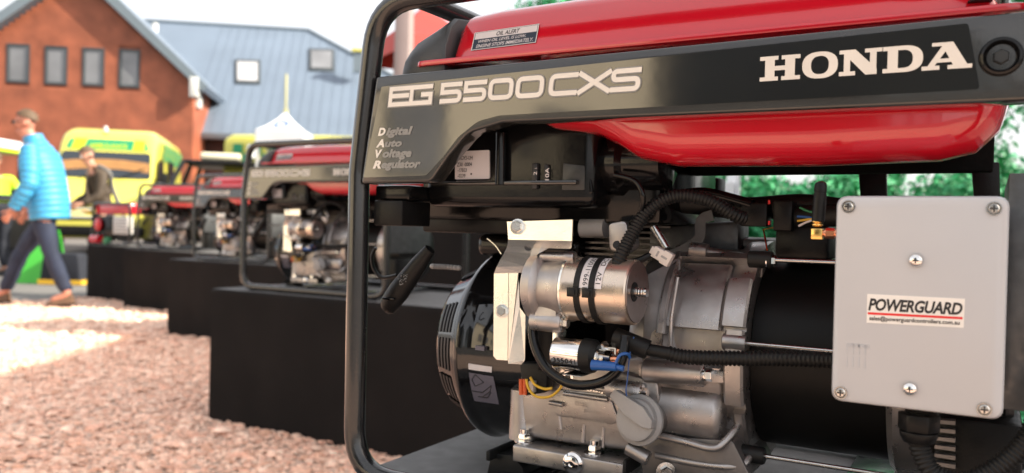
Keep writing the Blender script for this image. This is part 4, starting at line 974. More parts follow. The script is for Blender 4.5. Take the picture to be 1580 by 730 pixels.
def person(root, P, colors):
    """P gives the joints in a frame with x forward, y left, z up"""
    nd, chs = {}, []
    g = lambda k: Vector(P[k])
    nd['pel'] = (g('pel'), (.15,.11)); nd['ab'] = (g('pel').lerp(g('chest'), .45), (.145,.105)); nd['chest'] = (g('chest'), (.16,.12)); nd['up'] = (g('neck')-ZA*.045, (.10,.075)); nd['neck'] = (g('neck'), .056)
    chs.append('pel ab chest up neck')
    for s in 'lr':
        nd['sh'+s] = (g('sh'+s), .062); nd['el'+s] = (g('el'+s), .043); nd['wr'+s] = (g('wr'+s), .029)
        chs.append(f'up sh{s} el{s} wr{s}')
        hand(nd, chs, 'wr'+s, g('wr'+s), g('wr'+s)-g('el'+s)+Vector((.05,0,-.04)), Vector((1,0,.2)))
        nd['hp'+s] = (g('hp'+s), .092); nd['kn'+s] = (g('kn'+s), .060); nd['ca'+s] = (g('kn'+s).lerp(g('an'+s), .3)-Vector((.015,0,0)), .058); nd['an'+s] = (g('an'+s), .040)
        nd['to'+s] = (g('an'+s)+(g('to'+s)-g('an'+s))*.8, .034); chs.append(f'pel hp{s} kn{s} ca{s} an{s} to{s}')
    H = head(nd, chs, g('head'), P['face'], P['fup'], 'neck')
    skin('body', nd, chs, colors['skin'], root, 2, 'pel')
    headwear(root, H, colors['hair'], colors.get('glasses', False))
    # trousers
    tn = {'w': (g('pel')+ZA*.08, (.160,.125)), 'pel': (g('pel'), (.165,.130))}; tc = ['w pel']
    for s in 'lr':
        tn['hp'+s] = (g('hp'+s)-ZA*.03, .108); tn['kn'+s] = (g('kn'+s), .078); tn['md'+s] = (g('kn'+s).lerp(g('an'+s), .5), .070); tn['an'+s] = (g('an'+s)+ZA*.015, .064)
        tc.append(f'pel hp{s} kn{s} md{s} an{s}')
    skin('trousers', tn, tc, colors['legs'], root, 2, 'pel')
    for s in 'lr':
        hl, to = g('an'+s), g('to'+s); d = (to-hl); d2 = Vector((d.x, d.y, 0)).normalized()
        shoe(root, Vector((hl.x, hl.y, hl.z-.075))-d2*.05, Vector((to.x, to.y, to.z-.03)), colors.get('shoe', 'shoe brown'))
    return nd
def frame_to(root, ox):                       # turn the person's x axis to a ground direction
    root.rotation_euler = (0, 0, math.atan2(ox.y, ox.x))

# man in the blue quilted jacket, striding to the left
mp = G(66, 474)
man = empty('person', (mp.x, mp.y, .01), label='man in sunglasses, bright blue quilted jacket and dark jeans, striding left across the gravel', cat='person')
frame_to(man, -R0-FH*.06); man.scale = (.93,)*3
Pm = dict(pel=(-.02,0,.86), chest=(.05,0,1.21), neck=(.115,0,1.50), head=(.18,0,1.685), face=(1,.08,-.08), fup=(.12,0,1),
  shl=(.05,.19,1.41), ell=(.0,.27,1.11), wrl=(.16,.25,.875), shr=(.07,-.19,1.41), elr=(.16,-.25,1.12), wrr=(.26,-.20,.88),
  hpl=(-.03,.095,.83), knl=(-.12,.10,.47), anl=(-.27,.10,.12), tol=(-.09,.12,.04), hpr=(.03,-.095,.83), knr=(.25,-.10,.49), anr=(.40,-.10,.105), tor=(.58,-.11,.05))
person(man, Pm, dict(skin='skin red', hair='hair fair', legs='denim', glasses=True))
# quilted jacket: horizontal tubes of down round the trunk and along the sleeves
def quilt(path, rad, sc=(1,1), pitch=.052, puff=.012, seg=22, ax=None):
    P = [Vector(p) for p in path]; L = [0]
    for a, b in zip(P, P[1:]): L.append(L[-1]+(b-a).length)
    rings = []; n = int(L[-1]/pitch)*5
    for i in range(n+1):
        s = L[-1]*i/n; k = max(j for j in range(len(L)) if L[j] <= s+1e-9); k = min(k, len(P)-2); t = (s-L[k])/(L[k+1]-L[k])
        c = P[k].lerp(P[k+1], t); ra = Vector(rad[k]).lerp(Vector(rad[k+1]), t)
        T = (P[min(k+1,len(P)-1)]-P[max(k-1,0)] if t < .5 else P[min(k+2,len(P)-1)]-P[k]).normalized()
        Yv = Vector((0,1,0)); Yv = (Yv-T*Yv.dot(T)).normalized(); Xv = Yv.cross(T)
        b = puff*abs(math.sin(math.pi*s/pitch))**.6-puff
        rings.append([c+Xv*(ra.x+b)*math.cos(a)+Yv*(ra.y+b)*math.sin(a)*(1+.012*math.sin(a*7+i*.4)) for a in [2*math.pi*q/seg for q in range(seg)]])
    return MB().loft(rings)
jk = quilt([(-.05,0,.80), (-.04,0,.95), (-.01,0,1.10), (.025,0,1.25), (.05,0,1.38), (.08,0,1.47), (.105,0,1.535)], [(.165,.195),(.172,.20),(.178,.205),(.178,.22),(.155,.22),(.105,.13),(.085,.085)]).build('jacket', 'puffer blue', man, angle=70)
for s in 'lr':
    a, b, c = Vector(Pm['sh'+s]), Vector(Pm['el'+s]), Vector(Pm['wr'+s])
    quilt([a+Vector((0,0,.045)), a.lerp(b,.3), b, b.lerp(c,.55), b.lerp(c,.92)], [(.075,.075),(.092,.088),(.078,.074),(.064,.062),(.050,.048)], seg=16).build('sleeve', 'puffer blue', jk, angle=70)
MB().lathe(Vector((.10,0,1.51)), Vector((.3,0,1)), [(0,.092),(.03,.088),(.06,.082),(.06,.072),(.02,.075)], 24).build('collar', 'puffer blue', jk)

# man bending over the small generator
q = D(138, 350, 10.5); man2 = empty('person', (q.x, q.y, .002), label='man in a dark brown jacket over a tan shirt, looking down at the small generator', cat='person')
frame_to(man2, -R0*.75-FH*.65); man2.scale = (.96,)*3
P2 = dict(pel=(-.18,0,.90), chest=(-.10,0,1.23), neck=(-.03,0,1.475), head=(.045,0,1.63), face=(.9,.0,-.42), fup=(.4,0,1),
  shl=(-.09,.20,1.39), ell=(-.06,.27,1.10), wrl=(.16,.22,.98), shr=(-.08,-.20,1.39), elr=(-.04,-.27,1.10), wrr=(.20,-.16,.97),
  hpl=(-.18,.095,.87), knl=(-.08,.12,.48), anl=(-.14,.12,.11), tol=(.04,.14,.04), hpr=(-.18,-.095,.87), knr=(-.10,-.12,.48), anr=(-.18,-.12,.11), tor=(.0,-.14,.04))
person(man2, P2, dict(skin='skin', hair='hair brown', legs='trouser dark'))
def jacket(P, mat, root, open_=None, name='jacket', hem=.0):
    g = lambda k: Vector(P[k])
    nd = {'hem': (g('pel')+Vector((0,0,-.02+hem)), (.175,.135)), 'ab': (g('pel').lerp(g('chest'),.5), (.170,.130)), 'chest': (g('chest'), (.180,.140)), 'up': (g('neck')-ZA*.055-Vector((.02,0,0)), (.115,.085)), 'col': (g('neck')+Vector((-.005,0,.0)), .070)}
    ch = ['hem ab chest up col']
    for s in 'lr':
        nd['sh'+s] = (g('sh'+s), .082); nd['el'+s] = (g('el'+s), .062); nd['wr'+s] = (g('el'+s).lerp(g('wr'+s), .92), .045); ch.append(f'up sh{s} el{s} wr{s}')
    return skin(name, nd, ch, mat, root, 2, 'chest')
jk = jacket(P2, 'jacket brown', man2)
MB().loft([[Vector(P2['neck'])+Vector((.075,s*.035,-.06)) for s in (1,-1)], [Vector(P2['chest'])+Vector((.155,s*.05,.0)) for s in (1,-1)], [Vector(P2['pel'])+Vector((.165,s*.05,.05)) for s in (1,-1)]], False, False).build('shirt_front', 'shirt tan', jk)
MB().tube(smooth_path([Vector(P2['neck'])+Vector((-.05,.06,.02)), Vector(P2['shl'])+Vector((-.09,-.02,.02)), Vector(P2['chest'])+Vector((-.14,.10,0)), Vector(P2['pel'])+Vector((-.16,.09,.08))]), .03, 10).build('grey_panel', 'jacket grey', jk)

# worker in hi-vis at the left edge
q = D(-6, 330, 10.5); man3 = empty('person', (q.x, q.y, .002), label='worker in a yellow-green and dark hi-vis jacket at the left edge behind the blue jacket', cat='person')
frame_to(man3, -R0*.9+FH*.3)
P3 = dict(pel=(-.05,0,.90), chest=(0,0,1.08), neck=(.03,0,1.30), head=(.06,0,1.47), face=(1,0,-.1), fup=(0,0,1),
  shl=(0,.20,1.24), ell=(-.05,.27,.99), wrl=(.16,.22,.86), shr=(0,-.20,1.24), elr=(-.08,-.28,.99), wrr=(.14,-.22,.88),
  hpl=(-.05,.095,.87), knl=(.0,.10,.48), anl=(-.04,.10,.10), tol=(.14,.12,.04), hpr=(-.05,-.095,.87), knr=(.0,-.10,.48), anr=(-.06,-.10,.10), tor=(.12,-.12,.04))
person(man3, P3, dict(skin='skin', hair='hair brown', legs='navy cloth', shoe='rubber black'))
jk = jacket(P3, 'hi-vis', man3)
MB().lathe((-.02,0,.97), ZA, [(0,.185),(.07,.19)], 24, cap=False).build('dark_band', 'navy cloth', jk)
for s in 'lr':
    a, b = Vector(P3['sh'+s]), Vector(P3['el'+s]); MB().tube([a.lerp(b,.45), a.lerp(b,.8)], .078, 14).build('sleeve_band', 'navy cloth', jk)
# ================================================================== buildings and the far side of the yard
pm('cedar', (.31,.092,.046), .62, 0, .28, 1.6, .3, 18, dirt=.25, dcol=(.19,.06,.035)); pm('window frame', (.045,.055,.062), .45, 0, .05, 10)
pm('window glass', (.19,.195,.21), .08, 0, .25, .8, coat=.5); pm('blind', (.42,.42,.44), .7, 0, .1, 3)
pm('roof steel', (.15,.195,.26), .42, .0, .08, .5, .05, 5, rvar=.05); pm('barge steel', (.16,.20,.235), .4, 0, .06, 1); pm('eave shade brown', (.055,.02,.015), .7, 0, .2, 2)
pm('pale metal', (.62,.63,.62), .45, 0, .06, 3); pm('yellow paint', (.62,.56,.12), .5, 0, .08, 4)
fa = R(8.8); fe = R0*math.cos(fa)+FH*math.sin(fa); fn = -R0*math.sin(fa)+FH*math.cos(fa)
f0 = D(150, 345, 31); f0.z = 0
def FP(px, py, v=0): return IP(px, py, f0+fn*v, fn)
house = empty('timber_house', f0, label='red-brown timber clad house with four gable windows and a blue-grey metal roof', cat='house')
def hb(mb, n, m, par=None, **k): return mb.build(n, m, par or house, f0, **k)
def uz(p): d = p-f0; return d.dot(fe), p.z
def FB(u, v, z): return f0+fe*u+fn*v+ZA*z
def fbox(mb, u0, u1, v0, v1, z0, z1):
    return mb.add([FB(u,v,z) for z in (z0,z1) for v in (v0,v1) for u in (u0,u1)], [(0,2,3,1),(4,5,7,6),(0,1,5,4),(2,6,7,3),(0,4,6,2),(1,3,7,5)])
apex, rc_, lc_ = uz(FP(122,-40)), uz(FP(301,130)), uz(FP(-90,106))
cr_ = uz(FP(297,200))[0]; cl_ = lc_[0]+.35
wins = []
for x0, y0, x1, y1 in ((10,69,47,127),(69,73,105,130),(127,75,162,132),(183,77,217,134.5)):
    a, b = uz(FP(x0,y1)), uz(FP(x1,y0)); wins.append((a[0], b[0], a[1], b[1]))
# cladding boards, lapped
mb = MB(); z = 0; bh = .155; i = 0
while z < apex[1]:
    z1 = min(z+bh, apex[1]); zm = (z+z1)/2
    def lim(zz):
        r = cr_ if zz < rc_[1] else rc_[0]+(apex[0]-rc_[0])*(zz-rc_[1])/(apex[1]-rc_[1]); l = cl_ if zz < lc_[1] else lc_[0]+(apex[0]-lc_[0])*(zz-lc_[1])/(apex[1]-lc_[1]); return l, r
    l, r = lim(z1); segs = [(l, min(r, cr_))]
    for a, b, c, d in wins:
        if z1 > c and z < d: segs = [s for (p, q) in segs for s in ((p, min(q, a)), (max(p, b), q)) if s[1]-s[0] > .02]
    for p, q in segs:
        mb.add([FB(p,-.030,z),FB(q,-.030,z),FB(q,-.012,z1-.008),FB(p,-.012,z1-.008),FB(p,.05,z),FB(q,.05,z),FB(q,.05,z1-.008),FB(p,.05,z1-.008)], [(0,1,2,3),(3,2,6,7),(0,4,5,1)])
    z += bh
o = hb(mb, 'cladding', 'cedar', flat=True); o['kind'] = 'stuff'
mb = MB(); mb.prism([FB(cl_,.05,0), FB(cr_,.05,0), FB(cr_,.05,rc_[1]), FB(apex[0],.05,apex[1]-.05), FB(cl_,.05,lc_[1])], fn*.12); hb(mb, 'wall', 'cedar', flat=True)
mb = MB(); fbox(mb, cr_-.02, cr_, .172, 10, 0, rc_[1]); hb(mb, 'side_wall', 'cedar', flat=True)
for a, b, c, d in wins:
    t = .085; mb = MB()
    for q in ((a,b,d-t,d),(a,b,c,c+t),(a,a+t,c+t,d-t),(b-t,b,c+t,d-t)): fbox(mb, q[0], q[1], -.05, .048, q[2], q[3])
    w_ = hb(mb, 'window', 'window frame', flat=True)
    mb = MB(); fbox(mb, a+t, b-t, .0, .012, c+t, d-t); hb(mb, 'pane', 'window glass', w_, flat=True)
# gable roof with its barge boards
for (p, q, s) in ((apex, rc_, 1), (apex, lc_, -1)):
    d = Vector((q[0]-p[0], q[1]-p[1])); d.normalize(); n_ = Vector((-d.y, d.x))*s; ov = .45
    p2, q2 = Vector(p), Vector(q)+d*ov
    mb = MB(); mb.prism([FB(*(p2.x,-.40,p2.y)), FB(q2.x,-.40,q2.y), FB((q2+n_*.30).x,-.40,(q2+n_*.30).y), FB((p2+n_*.30).x,-.40,(p2+n_*.34).y+.06)], fn*.06); hb(mb, 'barge_board', 'barge steel')
    mb = MB(); mb.prism([FB((p2+n_*.02).x,-.34,(p2+n_*.02).y), FB((q2+n_*.02).x,-.34,(q2+n_*.02).y), FB((q2+n_*.27).x,-.34,(q2+n_*.27).y), FB((p2+n_*.27).x,-.34,(p2+n_*.30).y)], fn*12); hb(mb, 'gable_roof', 'roof steel')
# wing with the long metal roof
V0, V1 = 1.6, 8.2
e0, e1 = FP(286,203,V0), FP(800,231,V0); r0, r1 = FP(150,28,V1), FP(476,43.5,V1); he = FP(640,146,V1*.55)
ze = e0.z; zr = r0.z
u_e0, u_e1, u_r0, u_r1 = uz(e0)[0], uz(e1)[0], uz(r0)[0], uz(r1)[0]
rn = Vector((V1-V0, zr-ze)); 
def RP(u, t): return FB(u, V0+(V1-V0)*t, ze+(zr-ze)*t)
rnrm = (RP(1,0)-RP(0,0)).cross(RP(0,1)-RP(0,0)).normalized()
hb(MB().prism([RP(u_e0,0), RP(u_e1,0), RP(u_r1,1), RP(u_r0-2,1), RP(u_e0-3.5,.6)], -rnrm*.12), 'wing_roof', 'roof steel', flat=True)
hb(MB().prism([RP(u_e1,0), FB(u_e1, 2*V1-V0, ze), RP(u_r1,1)], Vector((0,0,-.1))), 'hip_roof', 'roof steel', flat=True)
mb = MB(); u = u_e0+.1
while u < u_e1-.1:
    tt = 1.0 if u < u_r1 else (u_e1-u)/(u_e1-u_r1)
    if tt > .05: mb.tube([RP(u,.005)+rnrm*.012, RP(u,tt-.005)+rnrm*.012], .010, 4)
    u += .42
o = hb(mb, 'roof_seam', 'roof steel', flat=True); o['kind'] = 'stuff'
mb = MB().tube([RP(u_r0-2,1)+rnrm*.03, RP(u_r1,1)+rnrm*.03, RP(u_e1,0)+rnrm*.03], .09, 8); hb(mb, 'ridge_cap', 'barge steel')
mb = MB(); fbox(mb, u_e0-.05, u_e1+.1, V0-.22, V0-.02, ze-.27, ze-.02); hb(mb, 'gutter', 'barge steel', bevel=.03)
mb = MB(); fbox(mb, u_e0-.05, u_e1-.3, V0+.6, V0+.8, 0, ze-.2); hb(mb, 'wing_wall', 'eave shade brown')  # dark wall colour carries the shade under the deep eave
for (x0,y0,x1,y1), m in (((362,93,402,130), 'blind'), ((476,76,516,110), 'window glass')):
    c = [IP(x,y,RP(0,0),rnrm) for x, y in ((x0,y1),(x1,y1+1),(x1,y0+1),(x0,y0))]; cc_ = sum(c, Vector())/4
    fr = hb(MB().prism([cc_+(p-cc_)*1.0 for p in c], rnrm*.06), 'skylight', 'window frame', bevel=.02)
    hb(MB().prism([cc_+(p-cc_)*.78+rnrm*.062 for p in c], rnrm*.01), 'skylight_pane', m, fr, flat=True)
p = IP(238,55,RP(0,0),rnrm); hb(MB().cyl(p, p+ZA*.55, .16), 'roof_vent', 'pale metal')
p = FP(300,135,-.3); hb(MB().box(p, (.32,.32,.75), Matrix.Rotation(R(38.8),3,'Z')), 'gutter_end', 'pale metal', bevel=.03)
p = FP(303,152,.7); hb(MB().box(p, (.35,.5,.78), Matrix.Rotation(R(38.8),3,'Z')), 'wall_box', 'pale metal', bevel=.04)
p = IP(552,112,RP(0,0)+fn*3,fn); ch_ = hb(MB().box(p+ZA*.45, (.40,.40,.9), Matrix.Rotation(R(38.8),3,'Z')), 'chimney', 'barge steel')
hb(MB().box(p+ZA*.96, (.55,.55,.13), Matrix.Rotation(R(38.8),3,'Z')), 'chimney_cap', 'yellow paint', ch_)
# neighbour roof, far left
nb = empty('neighbour_house', FP(-60,345,16), label='grey roofed house just showing above the timber gable at the far left', cat='house')
nb.location.z = 0; q0 = nb.location.copy()
MB().prism([FP(-190,60,15), FP(24,60,15), FP(24,17,18), FP(-190,8,18)], fn*.2).build('roof', 'roof steel', nb, q0)
MB().prism([FP(-180,60,15.6), FP(20,60,15.6), FB(uz(FP(20,60,15.6))[0],15.6,0), FB(uz(FP(-180,60,15.6))[0],15.6,0)], fn*5).build('wall', 'pale metal', nb, q0)

# ------------------------------------------------------------------ ambulances
pm('ambulance yellow', (.66,.62,.10), .28, 0, .04, 3, coat=.5); pm('ambulance lime', (.50,.70,.02), .4, 0, .04, 4); pm('ambulance green', (.012,.26,.12), .4, 0, .05, 4)
pm('windscreen', (.016,.022,.03), .05, 0, 0, coat=.6); pm('car black', (.010,.010,.011), .4, 0, .1, 4, spec=.3); pm('reflection tan', (.30,.15,.05), .5, 0, .1, 6); pm('tyre', (.014,.014,.014), .8, 0, .2, 20)
pm('lamp glass', (.75,.77,.8), .1, 0, 0, coat=.5); pm('lamp bar', (.78,.74,.55), .3, 0, .03, 5); pm('blue lens', (.03,.12,.6), .15, 0, 0, coat=.5)
def van():
    root = empty('ambulance', (0,0,0))
    st = [(-.02,.88,.42,.86,.06),(.05,.95,.36,1.02,.10),(.25,.985,.34,1.16,.14),(.72,1.0,.33,1.50,.16),(.80,1.0,.33,1.60,.16),(1.32,.985,.33,2.24,.20),(1.44,.975,.33,2.52,.24),(1.62,.975,.33,2.70,.26),(2.0,.98,.33,2.80,.26),(3.6,.985,.33,2.82,.26),(5.75,.985,.33,2.82,.26),(5.9,.96,.40,2.74,.24)]
    rings = []
    for y, w_, z0, z1, r in st:
        q = fillet([Vector((-w_,y,z0)), Vector((w_,y,z0)), Vector((w_*.94,y,z1)), Vector((-w_*.94,y,z1))], [.06,.06,r,r], 5); rings.append(q)
    b = MB().loft(rings).build('body', 'ambulance yellow', root, angle=35)
    def ws(t, x): y = .80+.52*t; z = 1.60+.64*t; return Vector((x,y-.012,z+.012))
    MB().prism(fillet([ws(.04,-.90),ws(.04,.90),ws(.97,.83),ws(.97,-.83)], .08), (0,.012,-.012)).build('windscreen', 'windscreen', root)
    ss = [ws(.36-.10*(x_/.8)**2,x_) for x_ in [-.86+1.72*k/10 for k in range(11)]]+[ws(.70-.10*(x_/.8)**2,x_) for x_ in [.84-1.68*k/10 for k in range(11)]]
    MB().prism([p+Vector((0,-.003,.003)) for p in ss], (0,.002,-.002)).build('painted_reflection', 'reflection tan', root, flat=True)  # tan strip laid over the glass to imitate a reflection
    for x in (-.4, .3): MB().tube([ws(.03,x)-Vector((0,.02,0)), ws(.4,x+.45)-Vector((0,.02,0))], .012, 6).build('wiper', 'rubber black', root)
    def cp(t, x): return Vector((x, 1.325+.115*t-.012, 2.25+.27*t+.004))
    g_ = MB().prism(fillet([cp(.12,-.80),cp(.12,.80),cp(.98,.72),cp(.98,-.72)], .06), (0,.010,-.002)).build('green_strip', 'ambulance green', root)
    for s in (-1, 1): MB().prism([cp(.12,s*.46)-YA*.004,cp(.12,s*.70)-YA*.004,cp(.98,s*.64 if s < 0 else .70)-YA*.004,cp(.98,s*.40 if s < 0 else .50)-YA*.004], (0,.003,0)).build('lime_flash', 'ambulance lime', g_, flat=True)
    put_text(MB(), 'AMBULANCE', (0,0,0), XA, ZA, 1, 1, .02, 0, 1, lambda a, b_: cp(.22+b_*.4, -.36+a*.72)-YA*.006).build('lettering', 'ambulance lime', g_, flat=True)
    MB().prism(fillet([Vector((-.62,-.03,.72)),Vector((.62,-.03,.72)),Vector((.55,.04,1.02)),Vector((-.55,.04,1.02))], .05), (0,.06,0)).build('grille', 'satin black', root)
    for k in range(3): MB().box((0,-.032+.012*k,.79+.08*k), (1.1,.02,.03)).build('grille_bar', 'pale metal', root)
    MB().box((0,-.04,.50), (1.86,.14,.22)).build('bumper', 'satin black', root, bevel=.04)
    for s in (-1, 1):
        MB().prism(fillet([Vector((s*.62,.0,.84)),Vector((s*.92,.06,.84)),Vector((s*.93,.22,1.14)),Vector((s*.70,.14,1.10))], .04), (0,.06,-.02)).build('headlight', 'lamp glass', root)
        m_ = MB().box((s*1.14,.95,1.62), (.12,.16,.34)).tube([(s*.98,1.0,1.62),(s*1.12,.97,1.62)], .03, 8).build('wing_mirror', 'rubber black', root, bevel=.02)
        MB().prism([Vector((s*1.002,1.02,1.45)),Vector((s*1.002,2.05,1.45)),Vector((s*.985,2.05,2.12)),Vector((s*.985,1.42,2.12))], (s*.006,0,0)).build('side_window', 'windscreen', root)
        MB().prism([Vector((s*.992,3.0,1.65)),Vector((s*.992,3.9,1.65)),Vector((s*.978,3.9,2.2)),Vector((s*.978,3.0,2.2))], (s*.006,0,0)).build('side_window', 'windscreen', root)
        mb1 = MB()
        for r_ in range(4):
            for c_ in range(16):
                if (r_+c_) % 2 == 0:
                    y0 = 2.15+c_*.22; z0 = [1.0,1.22,2.14,2.36][r_]; xx = lambda z: s*(1.0-.03*(z-.33)/2.4-.0)*.985
                    mb1.prism([Vector((xx(z0)+s*.012,y0,z0)),Vector((xx(z0)+s*.012,y0+.22,z0)),Vector((xx(z0+.21)+s*.012,y0+.22,z0+.21)),Vector((xx(z0+.21)+s*.012,y0,z0+.21))], (s*.004,0,0))
        o = mb1.build('green_checks', 'ambulance green', root, flat=True); o['kind'] = 'stuff'
        for y in (1.05, 4.7):
            wh = MB().lathe((s*.80,y,.34), (s,0,0), [(0,.20),(0,.33),(.04,.345),(.16,.345),(.19,.32),(.19,.22)], 28).build('wheel', 'tyre', root)
            MB().lathe((s*.80,y,.34), (s,0,0), [(.15,.22),(.17,.20),(.14,.10),(.17,.06),(.17,0)], 20).build('rim', 'pale metal', wh)
    MB().lathe((-.1,1.6,2.70), ZA, [(0,.05),(.10,.04),(.13,.02)], 12).build('roof_aerial', 'pale metal', root)
    return root
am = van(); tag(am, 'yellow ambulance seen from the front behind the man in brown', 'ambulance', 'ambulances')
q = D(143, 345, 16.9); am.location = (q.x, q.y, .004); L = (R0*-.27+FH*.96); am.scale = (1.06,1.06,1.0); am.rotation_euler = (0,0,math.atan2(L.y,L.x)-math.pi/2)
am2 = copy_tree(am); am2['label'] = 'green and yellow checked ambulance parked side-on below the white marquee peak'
q = D(349, 345, 18.3); L = (-R0*.985+FH*.12).normalized(); 
am2.scale = (1,1,.968); am2.rotation_euler = (0,0,math.atan2(L.y,L.x)-math.pi/2); am2.location = Vector((q.x,q.y,.004))-L*5.9+Vector((FH.x,FH.y,0))*1.0

# ------------------------------------------------------------------ dark four wheel drive
fd = empty('four_wheel_drive', (0,0,0), label='black four wheel drive with a pale roof light bar beyond the generators', cat='car')
rings = []
for y, w_, z0, z1, r in [(-.02,.84,.55,1.05,.06),(.06,.90,.48,1.16,.08),(.9,.93,.45,1.26,.08),(1.25,.93,.45,1.30,.06),(4.3,.93,.45,1.28,.06),(4.5,.88,.5,1.2,.08)]:
    rings.append(fillet([Vector((-w_,y,z0)),Vector((w_,y,z0)),Vector((w_,y,z1)),Vector((-w_,y,z1))], [.06,.06,r,r], 4))
MB().loft(rings).build('body', 'car black', fd)
rf = [Vector((-.72,1.75,1.93)),Vector((.72,1.75,1.93)),Vector((.72,4.2,1.95)),Vector((-.72,4.2,1.95))]
MB().prism(fillet(rf, .16), (0,0,.075)).build('roof', 'car black', fd, bevel=.03)
for s in (-1, 1):
    for (ya, yb) in ((1.22,1.82),(2.75,2.75),(4.30,4.15)):
        MB().tube([(s*.88,ya,1.27),(s*.82,(ya+yb)/2,1.62),(s*.70,yb,1.96)], .05, 8).build('pillar', 'car black', fd)
    for y in (.85, 3.55):
        wh = MB().lathe((s*.74,y,.38), (s,0,0), [(0,.2),(0,.36),(.04,.38),(.20,.38),(.23,.35),(.23,.24)], 28).build('wheel', 'tyre', fd)
        MB().lathe((s*.74,y,.38), (s,0,0), [(.20,.24),(.21,.2),(.18,.08),(.2,0)], 20).build('rim', 'pale metal', wh)
    MB().lathe((s*.66,-.02,.92), (0,-1,0), [(0,.11),(.03,.10),(.035,0)], 18).build('headlight', 'lamp glass', fd)
    MB().box((s*1.04,1.3,1.38), (.16,.1,.2)).build('wing_mirror', 'chrome', fd, bevel=.03)
MB().box((0,-.03,.88), (.9,.05,.3)).build('grille', 'satin black', fd, bevel=.02)
MB().box((0,-.10,.62), (1.7,.14,.2)).build('bumper', 'pale metal', fd, bevel=.04)
MB().box((0,2.0,2.10), (.80,.24,.15)).build('light_bar', 'lamp bar', fd, bevel=.05, bseg=3)
bc_ = MB().lathe((.60,1.98,2.00), ZA, [(0,.05),(.10,.05)], 14).build('beacon_base', 'rubber black', fd)
MB().lathe((.60,1.98,2.10), ZA, [(0,.085),(.20,.09),(.28,.07),(.29,0)], 18).build('beacon', 'lamp glass', fd)
q = D(318, 345, 15.2); L = (R0*-.22+FH*.97); fd.location = (q.x,q.y,.004); fd.rotation_euler = (0,0,math.atan2(L.y,L.x)-math.pi/2)

# ------------------------------------------------------------------ marquees, pole, banner
pm('marquee white', (.78,.79,.82), .6, 0, .03, 3); pm('marquee red', (.50,.045,.035), .55, 0, .06, 3); pm('marquee blue', (.03,.13,.5), .6, 0, .06, 3); pm('mauve render', (.30,.235,.23), .8, 0, .08, 2); pm('pole cream', (.42,.40,.20), .5, 0, .05, 5)
def marquee(name, label, c, half, ez, az, mat, yaw=0, logo=None, grp=None, droop=.9, legs=1):
    root = empty(name, c, yaw, label=label, cat='marquee', group=grp); c = Vector((0,0,0)); rings = []
    for t in (0, .25, .5, .75, .97):
        h = half*(1-t)**droop if t else half; z = ez+(az-ez)*t**1.25; rings.append([Vector((sx*max(h,.02),sy*max(h,.02),z)) for sx, sy in ((-1,-1),(1,-1),(1,1),(-1,1))])
    MB().loft(rings).build('canopy', mat, root, angle=20)
    mb = MB(); h = half
    for a, b in (((-h,-h),(h,-h)),((h,-h),(h,h)),((h,h),(-h,h)),((-h,h),(-h,-h))):
        mb2 = MB(); d = (Vector((*b,0))-Vector((*a,0))).normalized(); nr = Vector((d.y,-d.x,0)); A, B_ = Vector((*a,ez)), Vector((*b,ez)); mb2.prism([A,B_,B_-ZA*.28,A-ZA*.28], nr*.012).build('valance', mat, root, flat=True)
    for sx in (-1, 1):
        for sy in (-1, 1): MB().box((sx*(h-.03)*legs,sy*(h-.03)*legs,(ez-.28)/2), (.05,.05,ez-.28)).build('leg', 'pale metal', root)
    if logo:
        p = Vector((0,-half*.62,ez+(az-ez)*.30)); n_ = Vector((0,-(az-ez),half)).normalized(); u_ = XA; v_ = n_.cross(u_)
        mb = MB(); P = [p+(u_*math.cos(a)+v_*math.sin(a))*.13+n_*.02 for a in [k*math.pi/12 for k in range(24)]]; Q = [p+(u_*math.cos(a)+v_*math.sin(a))*.085+n_*.02 for a in [k*math.pi/12 for k in range(24)]]
        mb.add(P+Q, [(i,(i+1)%24,(i+1)%24+24,i+24) for i in range(24)]).build('round_emblem', 'marquee blue', root, flat=True)
    return root
q = D(437,345,15.6); marquee('marquee', 'white pyramid marquee with a round blue emblem, in front of the metal roof', (q.x,q.y,0), .43, 2.47, 2.86, 'marquee white', R(32), True, None, 1.1)
q = D(437,345,27.9); o = MB().lathe((0,0,0), ZA, [(0,.045),(4.1,.045),(4.11,.09),(4.55,.09),(4.6,.045),(5.75,.04),(5.8,0)], 14).build('flag_pole', 'pole cream'); o.location = (q.x,q.y,0); tag(o, 'cream pole with a thicker yellow collar rising behind the white marquee', 'pole')
q = D(648,345,13); marquee('marquee', 'red canopy seen through the frame beside the black tank cover', (q.x,q.y,0), .72, 3.60, 4.25, 'marquee red', R(58), None, None, 1.0, .5)
q = D(617,345,11.6); o = MB().box((0,0,2.35), (.20,.5,4.7)).box((0,0,.05), (.6,1.1,.1)).build('display_pillar', 'mauve render', bevel=.01); o.location = (q.x,q.y,.004); o.rotation_euler = (0,0,R(30)); tag(o, 'tall mauve display pillar just right of the frame post', 'pillar')

